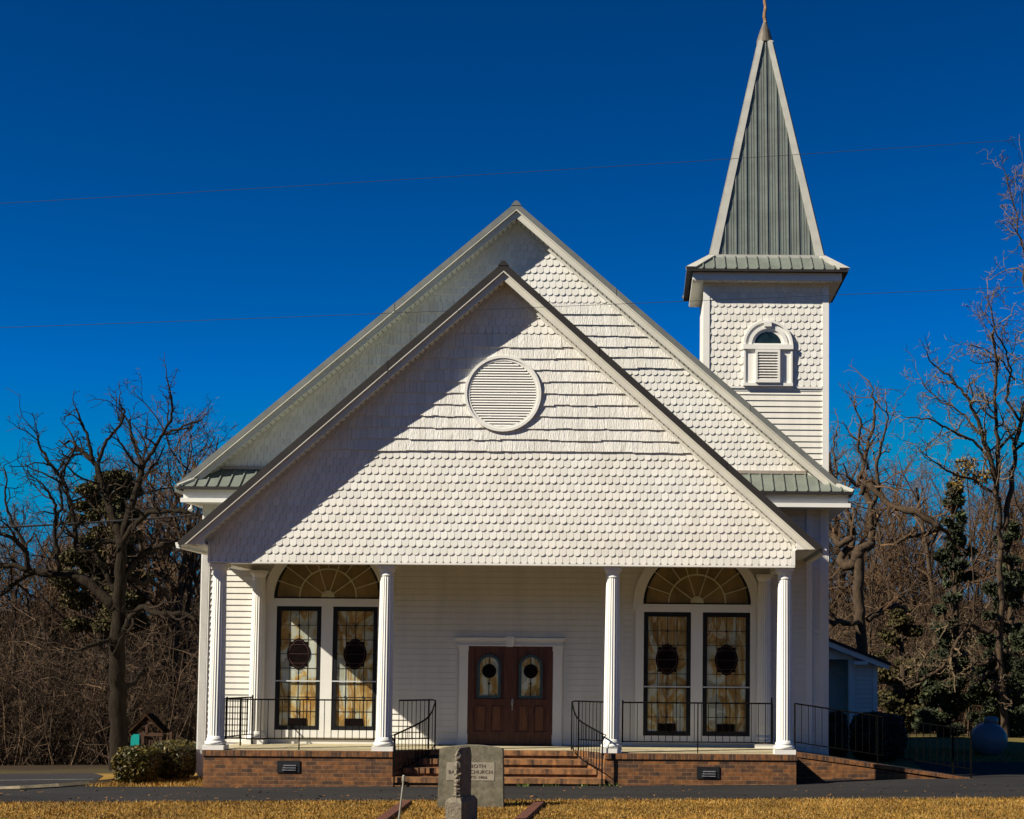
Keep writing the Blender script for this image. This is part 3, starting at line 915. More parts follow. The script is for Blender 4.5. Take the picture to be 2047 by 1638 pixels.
for a, b in ((EXL + .1, EXL + .15), (EXR - .15, EXR - .1)): g.box(a, b, 2.17, WY + .5, 5.84, 6.1)
g.box(EXL + .10, CX0, WY, 24.2, 5.83, 5.86); g.box(CX1, EXR - .10, WY, 24.2, 5.83, 5.86)
part('cornice', g, M['trim'])


def mxl(z): return MPX - (MPZ - .36 - z) / MS
def mxr(z): return MPX + (MPZ - .36 - z) / MS


g = MB(); scales(g, mxl, mxr, 6.64, 14, WY); scales(g, mxl, mxr, 8.92 + 6 * .2365, 12, WY, phase=1)
mgo = part('main_gable_shingles', g, M['shingle'])
g = MB(); shakes(g, mxl, mxr, 8.905, 6, WY - .012, seed=11); link('shake_courses', g, M['shake'], mgo)

# ---- bell tower and spire
TY, TB = 3.40, 6.10
TX0, TX1 = 4.20, 6.965
g = MB(); g.box(TX0, TX1, TY, TB, 5.5, 11.05)
to = part('bell_tower', g, M['white'])


def twh(z):
    if z < 8.62 or z > 10.2: return None
    if z < 9.6: return (5.07, 6.18)
    q = math.sqrt(max(0, .575 ** 2 - (z - 9.58) ** 2)); return (5.625 - q, 5.625 + q) if q > .02 else None


g = MB(); scales(g, lambda z: TX0 + .115, lambda z: TX1 - .12, 8.645, 15, TY, pitch=.143, rowh=.1625)
link('fish_scale_shingles', g, M['shingle'], to)
g = MB(); siding(g, TX0 + .12, TX1 - .12, 6.1, 8.55, TY, step=.131)
link('lap_siding', g, M['siding'], to)
g = MB()
g.box(TX0 - .02, TX0 + .12, TY - .04, TY + .10, 6.0, 11.0); g.box(TX1 - .12, TX1 + .02, TY - .04, TY + .10, 6.0, 11.0)
g.box(TX0 + .12, TX1 - .12, TY - .045, TY, 8.60, 8.645); g.box(TX0 + .12, TX1 - .12, TY - .02, TY, 8.545, 8.60)
g.box(TX0 + .12, TX1 - .12, TY - .04, TY, 10.90, 11.0)
link('tower_trim', g, M['trim'], to)
# louvred window of the tower
c = 5.625
g = MB(); y0 = TY - .095
g.box(c - .545, c - .50, y0, TY, 8.70, 9.48); g.box(c + .50, c + .545, y0, TY, 8.70, 9.48)
g.box(c - .50, c + .50, y0 + .03, TY, 8.70, 9.48)
g.box(c - .555, c + .555, y0 - .01, TY, 8.646, 8.71)
g.box(c - .56, c + .56, y0 - .03, TY, 9.47, 9.575)
g.arch(c, 9.576, .50, .555, y0, TY); g.arch(c, 9.576, .44, .50, y0 + .04, TY); g.arch(c, 9.576, .36, .44, y0 + .015, TY); g.arch(c, 9.576, .30, .36, y0 + .05, TY)
g.box(c - .33, c + .33, y0 + .02, TY, 9.576, 9.605)
g.box(c - .09, c + .075, y0 - .03, TY, 9.98, 10.09)
two = link('tower_window', g, M['trim'], to)
g = MB(); g.add([(c, TY - .037, 9.6)] + [(c + .31 * math.cos(math.pi * i / 20), TY - .037, 9.6 + .31 * math.sin(math.pi * i / 20)) for i in range(21)], [(0, i + 2, i + 1) for i in range(20)])
link('arched_pane', g, M['darkglass'], to)
g = MB(); a, b, z0, z1 = c - .285, c + .265, 8.715, 9.455
g.box(a, a + .05, y0 - .05, TY - .05, z0, z1); g.box(b - .05, b, y0 - .05, TY - .05, z0, z1); g.box(a + .05, b - .05, y0 - .05, TY - .05, z0, z0 + .06); g.box(a + .05, b - .05, y0 - .05, TY - .05, z1 - .06, z1)
n = 10; h = (z1 - z0 - .12) / n
for i in range(n):
    z = z0 + .06 + i * h
    g.extx([(y0 - .04, z + .004), (y0 - .04, z + .018), (y0 + .022, z + h * .92), (y0 + .028, z + h * .84)], a + .05, b - .05)
link('louvre', g, M['trim'], to)
# eaves, skirt roof, spire
EX0, EX1, EY0, EY1 = 3.795, 7.375, 2.98, 6.0
g = MB(); g.box(EX0 + .13, EX1 - .13, EY0 + .12, EY1 - .12, 10.985, 11.15)
link('eave_box', g, M['trim'], to)
g = MB()
for i in range(46):
    x = EX0 + .16 + i * (EX1 - EX0 - .32) / 46; g.box(x, x + .05, EY0 + .125, TY - .001, 10.965, 10.985)
link('vented_soffit', g, M['soffit'], to)
g = MB(); g.box(EX0, EX1, EY0, EY1, 11.15, 11.205); link('drip_edge', g, M['bronze'], to)
BX0, BX1, BY0, BY1, BZ = 4.335, 6.885, 3.55, 5.45, 11.60
SKZ = 11.206
g = MB(); g.hexa([(EX0, EY0, SKZ), (EX1, EY0, SKZ), (EX1, EY1, SKZ), (EX0, EY1, SKZ)], [(BX0 - .04, BY0 - .04, BZ), (BX1 + .04, BY0 - .04, BZ), (BX1 + .04, BY1 + .04, BZ), (BX0 - .04, BY1 + .04, BZ)])


def seams(g, p0, p1, q0, q1, nrm, pitch=.24, w=.026, h=.03):
    """standing seams on the trapezoid p0 p1 (eave) q0 q1 (top), running up the slope"""
    p0, p1, q0, q1, nrm = map(Vector, (p0, p1, q0, q1, nrm)); nrm.normalize()
    e = (p1 - p0); L = e.length; e.normalize()
    up = ((q0 + q1) / 2 - (p0 + p1) / 2); up = (up - e * up.dot(e)); H = up.length; up.normalize()
    ql, qr = (q0 - p0).dot(e), (q1 - p0).dot(e)
    mid = (ql + qr) / 2
    k = -int(L / pitch)
    while k * pitch < L:
        x = mid + (k + .02) * pitch; k += 1
        if x < .03 or x > L - .03: continue
        if x < ql: t = x / ql
        elif x > qr: t = (L - x) / (L - qr)
        else: t = 1
        a = p0 + e * x; b = a + up * H * t
        g.hexa([a - e * w / 2, a + e * w / 2, a + e * w / 2 + nrm * h, a - e * w / 2 + nrm * h],
               [b - e * w / 2, b + e * w / 2, b + e * w / 2 + nrm * h, b - e * w / 2 + nrm * h])


TZ = 16.93; AX, AY = 5.62, 4.50; th_ = .135


def faces(x0, x1, y0, y1, z, X0, X1, Y0, Y1, Z):
    b = [(x0, y0, z), (x1, y0, z), (x1, y1, z), (x0, y1, z)]; t = [(X0, Y0, Z), (X1, Y0, Z), (X1, Y1, Z), (X0, Y1, Z)]
    for i in range(4):
        j = (i + 1) % 4
        nv = (Vector(b[j]) - Vector(b[i])).cross(Vector(t[i]) - Vector(b[i]))
        yield b[i], b[j], t[i], t[j], nv


for p0, p1, q0, q1, nv in faces(EX0, EX1, EY0, EY1, SKZ, BX0 - .04, BX1 + .04, BY0 - .04, BY1 + .04, BZ): seams(g, p0, p1, q0, q1, nv, .243)
sko = link('skirt_roof', g, M['metal'], to)
g = MB(); g.hexa([(BX0, BY0, BZ), (BX1, BY0, BZ), (BX1, BY1, BZ), (BX0, BY1, BZ)], [(AX - th_, AY - th_, TZ), (AX + th_, AY - th_, TZ), (AX + th_, AY + th_, TZ), (AX - th_, AY + th_, TZ)])
for p0, p1, q0, q1, nv in faces(BX0, BX1, BY0, BY1, BZ, AX - th_, AX + th_, AY - th_, AY + th_, TZ):
    seams(g, p0, p1, q0, q1, nv, .236)
    seams(g, p0, p1, q0, q1, nv, .059, .012, .008)
link('spire', g, M['metal'], to)
g = MB()


def hips(g, w0, w1, lift, *a):
    fs = list(faces(*a))
    for p0, p1, q0, q1, nv in fs:
        p0, p1, q0, q1 = map(Vector, (p0, p1, q0, q1)); nv = nv.normalized() * lift
        e = (p1 - p0).normalized()
        for A, B, s in ((p0, q0, 1), (p1, q1, -1)):
            A2, B2 = A + e * s * w0, B + e * s * w1
            o = nv
            g.hexa([A - nv * .3, A2 - nv * .3, A2 + o, A + o - e * s * .015], [B - nv * .3, B2 - nv * .3, B2 + o, B + o - e * s * .015])


hips(g, .17, .095, .045, BX0, BX1, BY0, BY1, BZ, AX - th_, AX + th_, AY - th_, AY + th_, TZ)
hips(g, .20, .14, .045, EX0, EX1, EY0, EY1, SKZ, BX0 - .04, BX1 + .04, BY0 - .04, BY1 + .04, BZ)
g.box(BX0 - .05, BX1 + .05, BY0 - .055, BY1 + .055, BZ - .02, BZ + .055)
link('hip_cap', g, M['ridge'], to)
g = MB(); g.lathe(AX, AY, [(.20, TZ - .01), (.195, TZ + .02), (.115, TZ + .3), (.04, TZ + .50)], 16); link('spire_cap', g, M['cone'], to)
g = MB()
g.tube([(AX + .012 * math.cos(i * .9), AY + .012 * math.sin(i * .9), TZ + .48 + i * .055) for i in range(24)], [.043 - .0012 * i + (.006 if i % 3 == 0 else 0) for i in range(24)], 6)
link('finial', g, M['fin'], to)

# ------------------------------------------------------------------ annex behind the church on the right
AYF = 14.0
annex = thing('annex_building', (8.4, AYF + 3, 0), 'low shaded annex with dark roof and lap siding behind the ramp', 'annex')
ax0, ax1 = 6.95, 9.59
g = MB(); g.box(8.86, ax1, AYF, AYF + 7, -.2, 2.62); g.box(ax0, 8.86, AYF + 1.2, AYF + 7, -.2, 2.9)
aw = part('wall', g, M['white'], annex)
g = MB(); siding(g, 8.96, ax1 - .1, .35, 2.62, AYF); link('lap_siding', g, M['siding'], aw)
g = MB(); siding(g, ax0, 8.86, .35, 2.75, AYF + 1.2); link('lap_siding', g, M['siding'], aw)
g = MB(); g.box(8.79, 8.96, AYF - .035, AYF + .1, -.1, 2.72); g.box(ax1 - .1, ax1 + .03, AYF - .035, AYF + .1, -.1, 2.55)
part('corner_board', g, M['trim'], annex)
g = MB(); g.box(ax0, 8.79, AYF + .02, AYF + .16, 2.62, 2.86); part('porch_beam', g, M['trim'], annex)
g = MB(); g.box(ax0, 8.86, AYF + 1.12, AYF + 1.19, -.2, .34); part('brick_skirt', g, M['brick'], annex)
asl = -.385


def al(x): return 3.22 + asl * (x - 8.2)


g = MB(); g.ext([(ax0 - .2, al(ax0 - .2)), (9.95, al(9.95)), (9.95, al(9.95) - .09), (ax0 - .2, al(ax0 - .2) - .09)], AYF - .4, AYF + 7.3)
arf = part('roof', g, M['annexroof'], annex)
g = MB()
g.ext([(ax0 - .2, al(ax0 - .2) - .091), (9.9, al(9.9) - .091), (9.9, al(9.9) - .22), (9.55, al(9.55) - .24), (ax0 - .2, al(ax0 - .2) - .25)], AYF - .36, AYF - .3)
g.box(8.9, 9.3, AYF - .37, AYF - .3, al(9.3) - .32, al(9.3) - .22)
g.ext([(9.45, 2.50), (9.9, 2.50), (9.9, al(9.9) - .2), (9.45, al(9.45) - .2)], AYF - .355, AYF - .02)
link('fascia', g, M['trim'], arf)
g = MB(); g.ext([(ax0, 2.62), (ax1, 2.62), (ax1, al(ax1) - .1), (ax0, al(ax0) - .1)], AYF + .1, AYF + .3); link('gable_infill', g, M['white'], arf)

# ------------------------------------------------------------------ ramp
RY0, RY1 = 1.45, 2.62
ramp = thing('ramp', (7.8, RY0, 0.05), 'sloping brick sided access ramp at the right end of the porch', 'ramp')


def rz(x): return FZ + (0.105 - FZ) * max(0, min(1, (x - PR) / (9.80 - PR)))


g = MB(); g.ext([(PR + .02, -.2), (9.82, -.2), (9.82, rz(9.82) - .10), (PR + .02, rz(PR + .02) - .10)], RY0, RY0 + .2)
rw = part('side_wall', g, M['brick'], ramp)
g = MB(); g.ext([(PR + .03, rz(PR + .03) - .10), (9.9, rz(9.9) - .06), (9.9, rz(9.9)), (PR + .03, rz(PR + .03))], RY0 - .02, RY0 + .22); link('brick_cap', g, M['rowlock'], rw)
g = MB(); g.ext([(PR + .03, -.2), (9.82, -.2), (10.6, .1), (9.8, rz(9.8) - .01), (PR + .03, rz(PR + .03) - .01)], RY0 + .221, RY1); part('deck', g, M['asphalt'], ramp)


# ------------------------------------------------------------------ railings
def rail_panel(g, a, b, top, bot, pitch=.14, r=.009, rr=.016, skip_ends=False):
    """straight panel between points a and b (on the floor line); top/bot heights above that line"""
    a, b = Vector(a), Vector(b); L = (b - a).length
    up = Vector((0, 0, 1))
    for hgt, q in ((top, rr), (bot, rr * .75)): g.tube([a + up * hgt, b + up * hgt], q, 6)
    n = max(1, int(round(L / pitch)))
    for i in range(n + 1):
        p = a + (b - a) * i / n; g.tube([p + up * bot, p + up * top], r, 4)
    return g


def post(lst, p, h, r=.02, down=0.0):
    g = MB(); lst.append(g); p = Vector(p); g.tube([p - Vector((0, 0, down)), p + Vector((0, 0, h))], r, 4)


def railing(name, label, loc, post_mb, panel_mb):
    t = thing(name, loc, label, 'railing', 'black iron railings of the porch')
    part('baluster_panel', panel_mb, M['iron'], t)
    for q in post_mb: part('post', q, M['iron'], t)


FL = FZ + .006
P_, G_ = [], MB(); rail_panel(G_, (-5.47, .25, FL), (-2.50, .25, FL), 1.0, .22); post(P_, (-3.98, .22, FL), 1.0, .016); post(P_, (-5.45, .25, FL + .2), .85, .02); post(P_, (-2.49, .25, FL + .2), .85, .02)
railing('porch_railing', 'black iron railing between the two left porch columns under the sunlit window', (-3.98, .25, FL), P_, G_)
P_, G_ = [], MB(); rail_panel(G_, (2.50, .25, FL), (5.50, .25, FL), 1.0, .22); post(P_, (4.0, .22, FL), 1.0, .016); post(P_, (5.48, .25, FL + .2), .92, .024); post(P_, (2.49, .25, FL + .2), .85, .02)
railing('porch_railing', 'black iron railing between the two right porch columns under the shaded window', (4.0, .25, FL), P_, G_)
P_, G_ = [], MB(); rail_panel(G_, (-5.66, .48, FL), (-5.42, 2.26, FL), 1.0, .22); post(P_, (-5.5, 1.6, FL), 1.0, .018); post(P_, (-5.42, 2.26, FL), 1.05, .022)
railing('porch_railing', 'short black iron railing closing the left end of the porch, seen edge on', (-5.55, 1.4, FL), P_, G_)
for sg, x0_, x1_, lb in ((-1, SL0, SL1, 'black iron stair railing left of the brick steps, casting its shadow on them'),
                         (1, SR0, SR1, 'black iron stair railing right of the brick steps, before the lit brickwork')):
    P_, G_ = [], MB(); s = -sg
    # guard along the top of the flared cheek
    rail_panel(G_, (x0_ + s * .05 - sg * -.0, .42, FL), (x1_ + s * -.06, 1.02, FL), 1.0, .22, .12)
    G_.tube([(x1_ - s * .06, 1.02, FL + 1.0), (x1_ + s * .02, 1.05, FL + 1.0), (x1_ + s * .08, 1.0, FL + .985)], .016, 6)
    post(P_, (x1_ - s * .06, 1.02, FL), 1.0, .022); post(P_, (x1_ + s * .08, 1.0, FL), .99, .018)
    gx, gy = x0_ + s * .06, -.14
    gzz = gz(gx, gy)
    post(P_, (gx, gy, gzz), 1.06, .021)
    top0, bot0 = [], []
    for i in range(13):
        t = i / 12; e = t ** .82
        x = x1_ + s * .08 + (gx - x1_ - s * .08) * (t ** 1.05); y = 1.0 + (gy - 1.0) * t
        drop = .30 * (1 - math.exp(-t * 9)) * (1 - t) + (FL + .985 - (gzz + 1.04)) * t
        top0.append(Vector((x, y, FL + .985 - drop)))
        bot0.append(Vector((x, y, FL + .10 - .18 * (1 - math.exp(-t * 6)) * (1 - t) - (FL + .10 - gzz - .32) * t)))
    G_.tube(top0, .018, 6); G_.tube(bot0, .012, 6)
    G_.tube([top0[-1], top0[-1] + Vector((sg * .07, -.03, -.02)), top0[-1] + Vector((sg * .02, -.02, -.10)), top0[-1] + Vector((0, 0, -.16))], .014, 6)
    for i in range(1, 12): G_.tube([bot0[i], top0[i]], .009, 4)
    railing('stair_railing', lb, (gx, gy, gzz), P_, G_)
P_, G_ = [], MB()
a0, a1 = Vector((PR + .12, RY0 + .1, rz(PR + .12))), Vector((9.74, RY0 + .1, rz(9.74)))
rail_panel(G_, a0, a1, 1.0, .20, .14)
post(P_, a0, 1.0, .022); post(P_, a1, 1.02, .024, .08); post(P_, a0.lerp(a1, .47), 1.0, .016); post(P_, a1 + Vector((-.19, .95, 0)), 1.0, .024)
railing('ramp_railing', 'long sloping black iron railing along the brick ramp right of the porch', (7.8, RY0 + .1, .4), P_, G_)

# ------------------------------------------------------------------ churchyard in front
gy_ = -4.55; gz0 = gz(-.02, gy_)
mon = thing('monument', (-.02, gy_, gz0), 'broad grey stone marker with curved top and pale lettered plaque before the steps', 'monument')
g = MB()
xl_, xr_, ztop, zsh = -.555, .515, gz0 + 1.05, gz0 + .99
outl = [(xl_ - .02, gz0 - .1), (xr_ + .03, gz0 - .1), (xr_, gz0 + .975), (xr_ - .02, gz0 + .998)] + [(xr_ - .02 - (xr_ - xl_ - .04) * t, gz0 + 1.0 + .052 * math.sin(math.pi * t)) for t in [i / 14 for i in range(1, 14)]] + [(xl_ + .02, gz0 + .998), (xl_, gz0 + .975)]
g.ext(outl, gy_ - .13, gy_ + .14)
part('slab', g, M['stone'], mon)
pz0, pz1 = gz0 + .46, gz0 + .765
g = MB(); g.box(-.43, .385, gy_ - .136, gy_ - .129, pz0, pz1); pq = part('plaque', g, M['plaque'], mon)


def lettering(txt, x, z, size, y, parent, wide=1.0):
    cu = bpy.data.curves.new('lettering', 'FONT'); cu.body = txt; cu.size = size; cu.align_x = 'CENTER'; cu.extrude = .0015
    cu.space_character = 1.05
    tmp = bpy.data.objects.new('tmp', cu); scene.collection.objects.link(tmp)
    dg = bpy.context.evaluated_depsgraph_get(); me = bpy.data.meshes.new_from_object(tmp.evaluated_get(dg))
    bpy.data.objects.remove(tmp)
    w = max(v.co.x for v in me.vertices) - min(v.co.x for v in me.vertices)
    k = wide / w
    off = OFF[parent.name]
    for v in me.vertices: v.co = Vector((x + v.co.x * k, y - v.co.z - .0016, z + v.co.y)) - off
    me.materials.clear(); me.materials.append(M['letter'])
    o = bpy.data.objects.new('lettering', me); scene.collection.objects.link(o); o.parent = parent
    return o


lettering('REHOBOTH', -.03, pz0 + .215, .085, gy_ - .137, pq, .52)
lettering('BAPTIST CHURCH', -.022, pz0 + .115, .085, gy_ - .137, pq, .74)
lettering("CONST'TD 1866", -.02, pz0 + .035, .06, gy_ - .137, pq, .56)

# upright gravestone seen almost edge on
sx0, sy0 = .205, -8.0; sz0 = gz(sx0, sy0)
gs = thing('gravestone', (sx0, sy0, sz0), 'dark upright gravestone with rough hewn edge seen side on, nearest the camera', 'gravestone')
ang = R_(-14.5); ca, sa = math.cos(ang), math.sin(ang)


def rot(p): return (sx0 + p[0] * ca - p[1] * sa, sy0 + p[0] * sa + p[1] * ca, p[2] + sz0)


rr_ = random.Random(5)
g = MB(); nseg = 26; ring = []
prof = []
H0, H1 = .44, 1.19
for i in range(nseg + 1):
    z = H0 + (H1 - H0 - .12) * i / nseg
    prof.append((z, 0.0))
prof += [(H1 - .09, .02), (H1 - .05, .05), (H1 - .015, .085), (H1, .11)]
for z, inset in prof:
    j = lambda a=.016: rr_.uniform(-a, a)
    hw, hl = .052, .22
    x0_, x1_ = -hw + inset * .75, hw - inset * .15
    y0_, y1_ = -hl + j() * .6 + inset * .3, hl - inset * .3
    ring.append([rot((x0_ - .0 + j(.009), y0_ + .03 + j(), z)), rot(((x0_ + x1_) / 2 + j(.008), y0_ - .012 + j(.014), z + j(.004))), rot((x1_ - .004 + j(.007), y0_ + .015 + j(.010), z)),
                 rot((x1_ + .012, y0_ + .05, z)), rot((x1_ + .012, y1_, z)), rot((x0_ - .012, y1_, z)), rot((x0_ - .012, y0_ + .06, z))])
o_ = 0
for r_ in ring: g.v += r_
k_ = 7
for i in range(len(ring) - 1):
    for j_ in range(k_):
        a = i * k_ + j_; b_ = i * k_ + (j_ + 1) % k_; g.f.append((a, b_, b_ + k_, a + k_))
g.f.append(tuple(range(k_))[::-1]); g.f.append(tuple((len(ring) - 1) * k_ + q for q in range(k_)))
part('stone', g, M['roughstone'], gs)
g = MB()
b4 = [(-.125, -.34), (.125, -.34), (.125, .34), (-.125, .34)]
g.hexa([rot((x, y, -.15)) for x, y in b4], [rot((x, y, .40)) for x, y in b4])
g.hexa([rot((x, y, .40)) for x, y in b4], [rot((x * .72, y * .86, .46)) for x, y in b4])
part('base', g, M['roughstone'], gs)

# red plot kerbs
for (xa, ya, xb, yb, lb) in ((-1.20, -3.95, -1.03, -9.5, 'low brick red grave kerb left of the marker, beside the water pipe'),
                             (1.13, -4.2, .96, -9.5, 'low brick red grave kerb right of the marker on the dry grass')):
    g = MB(); w = .095
    h = .07
    A, B = Vector((xa, ya, gz(xa, ya))), Vector((xb, yb, gz(xb, yb)))
    e = Vector((1, 0, 0)) * w; u = Vector((0, 0, h)); dn = Vector((0, 0, -.06)); bv = Vector((.012, 0, 0)); u2 = Vector((0, 0, h - .012))
    secs = []
    for Q in (A, B): secs.append([Q - e + dn, Q - e + u2, Q - e + bv + u, Q + e - bv + u, Q + e + u2, Q + e + dn])
    g._ext([tuple(p) for p in secs[0]], [tuple(p) for p in secs[1]])
    o = link('grave_kerb', g, M['terracotta'], None)
    tag(o, lb, 'grave kerb', 'red kerbs of the grave plot')

# water pipe
wx, wy = -.87, -7.0; wz = gz(wx, wy)
wp = thing('water_pipe', (wx, wy, wz), 'thin galvanised standpipe with capped top standing by the left grave kerb', 'pipe')
g = MB(); tp = Vector((wx + .06, wy, wz + .63)); g.tube([(wx - .015, wy, wz - .1), tp], .017, 8); g.tube([tp - Vector((0, 0, .01)), tp + Vector((.002, 0, .07))], [.028, .026], 8)
g.tube([tp + Vector((0, 0, .07)), tp + Vector((0, 0, .085))], [.026, .012], 8)
part('pipe', g, M['galv'], wp)
g = MB(); q = tp + Vector((.05, .02, -.07)); g.tube([tp + Vector((.01, 0, -.03)), q + Vector((.0, 0, .03)), q + Vector((.015, 0, -.03))], [.018, .026, .03], 8)
part('tap', g, M['iron'], wp)


# ------------------------------------------------------------------ wires
def wire(name, p0, p1, sag, r, m, label, n=24):
    g = MB(); p0, p1 = Vector(p0), Vector(p1)
    g.tube([p0.lerp(p1, i / n) - Vector((0, 0, sag * 4 * (i / n) * (1 - i / n))) for i in range(n + 1)], r, 6)
    tag(link(name, g, m), label, 'wire')


UP_ = Vector((0, 0, .315))


def longer(px0, py0, px1, py1, Y, ext_=1.6):
    a, b = at(px0, py0, Y), at(px1, py1, Y); return a - (b - a) * ext_ + UP_, b + (b - a) * ext_ + UP_


a, b = longer(0, 405, 2047, 277, -10); wire('power_line', a, b, .35, .0032, M['wire'], 'upper thin power line crossing the sky and the spire')
a, b = longer(0, 660, 2047, 578, -10); wire('power_line', a, b, .30, .0032, M['wire'], 'lower thin power line crossing both gables below the porch peak')
a, b = at(-300, 1062, 20), at(600, 1010, 20); wire('service_cable', a, b, .18, .034, M['cable'], 'thick black cable running behind the church in front of the left trees')


# ------------------------------------------------------------------ vegetation
def bare(mt, mw, p, d, L, r, lvl, rng, P):
    n = P['n'][lvl]; pts = [Vector(p)]; dd = Vector(d)
    wv, upv = P['w'][lvl], P['up'][lvl]
    for i in range(n):
        dd = (dd + Vector((rng.gauss(0, wv), rng.gauss(0, wv), rng.gauss(0, wv) + upv))).normalized()
        pts.append(pts[-1] + dd * (L / n))
    last = lvl == len(P['n']) - 1
    r1 = max(P['rmin'] * .7, r * (.4 if not last else .5))
    rad = [(r + (r1 - r) * i / n) * rng.uniform(.95, 1.06) for i in range(n + 1)]
    (mt if lvl <= P['trunk'] else mw).tube(pts, rad, P['k'][lvl], cap=lvl == 0)
    if last: return
    sprout(mt, mw, pts, rad, L, lvl + 1, rng, P, P['c'][lvl], P['t0'][lvl])


def sprout(mt, mw, pts, rad, L, lvl, rng, P, count, t0):
    n = len(pts) - 1
    for c in range(count):
        t = t0 + (1 - t0) * (c + rng.random()) / count
        t = min(t, .999); i = min(n - 1, int(t * n)); f = t * n - i
        q = pts[i].lerp(pts[i + 1], f); ax = (pts[i + 1] - pts[i]).normalized()
        az = rng.uniform(0, 2 * math.pi); o = ax.orthogonal().normalized(); o = Matrix.Rotation(az, 3, ax) @ o
        an = R_(rng.uniform(*P['ang']))
        nd = ax * math.cos(an) + o * math.sin(an)
        rr = max(P['rmin'], min((rad[i] + (rad[i + 1] - rad[i]) * f) * .62, P['rmax'][lvl]))
        LL = L * P['lr'][lvl - 1] * (1.1 - .5 * t) * rng.uniform(.65, 1.25)
        bare(mt, mw, q, nd, LL, rr, lvl, rng, P)


WOOD = dict(n=[8, 6, 4, 3, 2], w=[.10, .20, .26, .3, .3], up=[.03, .10, .09, .05, .03], k=[7, 5, 3, 3, 3], c=[10, 7, 5, 3], t0=[.34, .2, .2, .2], ang=(24, 56),
            lr=[.42, .5, .5, .55], rmin=.008, rmax=[9, .085, .036, .018, .010], trunk=1)


def bare_tree(name, base, H, r, seed, label, group=None, P=WOOD, cat='tree', mats=('bark', 'twig'), lean=(0, 0)):
    t = thing(name, base, label, cat, group); rng = random.Random(seed)
    mt, mw = MB(), MB(); mt.smooth = True
    bare(mt, mw, base, (lean[0], lean[1], 1), H, r, 0, rng, P)
    part('trunk', mt, M[mats[0]], t); part('branches', mw, M[mats[1]], t)
    return t


def limbs_tree(name, Y, trunk, limbs, seed, label, P, mats=('darkbark', 'oaktwig'), fork_depth=1.6, thin=1.0):
    """tree whose main limbs are given as photo polylines [(px, py, radius_px)], spread in depth round plane Y"""
    sc = (Y - CAM.y) / FPX
    rng = random.Random(seed); mt, mw = MB(), MB(); mt.smooth = True
    tp = [at(x, y, Y) for x, y, r in trunk]; base = Vector((tp[0].x, Y, gz(tp[0].x, Y)))
    tp = [base - Vector((0, 0, .2))] + tp[1:]
    t = thing(name, base, label, 'tree')
    T2, TR2 = [tp[0]], [trunk[0][2] * sc * 1.15]
    for i in range(len(tp) - 1):
        for k in range(1, 6):
            f = k / 5; q = tp[i].lerp(tp[i + 1], f); w_ = .09 * trunk[i][2] * sc if k < 5 else 0
            T2.append(q + Vector((rng.gauss(0, w_), rng.gauss(0, w_), 0)))
            TR2.append((trunk[i][2] + (trunk[i + 1][2] - trunk[i][2]) * f) * sc * .9 * rng.uniform(.96, 1.05))
    mt.tube(T2, TR2, 11)
    for li in limbs:
        dy = rng.uniform(-1, 1) * fork_depth
        pts = [at(x, y, Y + dy * sm(0, len(li) - 1, i)) for i, (x, y, r) in enumerate(li)]
        rad = [r * sc * thin for x, y, r in li]
        # refine with wobble
        P2, R2 = [pts[0]], [rad[0]]
        for i in range(len(pts) - 1):
            for k in range(1, 6):
                f = k / 5; q = pts[i].lerp(pts[i + 1], f); seg = (pts[i + 1] - pts[i]).length
                if k < 5: q = q + Vector([rng.gauss(0, .034) * min(seg, 1.6) for _ in range(3)])
                P2.append(q); R2.append((rad[i] + (rad[i + 1] - rad[i]) * f) * .95 * rng.uniform(.93, 1.07) * (1.2 if rng.random() < .05 else 1))
        mt.tube(P2, R2, 7)
        L = sum((P2[i + 1] - P2[i]).length for i in range(len(P2) - 1))
        sprout(mt, mw, P2, R2, min(L, 4.2), 1, rng, P, max(4, int(L * 2.0)), .22)
        bare(mt, mw, P2[-1], (P2[-1] - P2[-2]).normalized(), min(1.6, L * .35), max(P['rmin'], R2[-1] * .9), 2, rng, P)
    part('trunk', mt, M[mats[0]], t); part('branches', mw, M[mats[1]], t)
    return t


OAK = dict(n=[6, 5, 4, 3], w=[.2, .30, .36, .36], up=[.05, .07, .06, .03], k=[6, 4, 3, 3], c=[5, 4, 3], t0=[.2, .15, .15], ang=(30, 75), lr=[.42, .5, .5], rmin=.010, rmax=[9, .05, .028, .016], trunk=0)

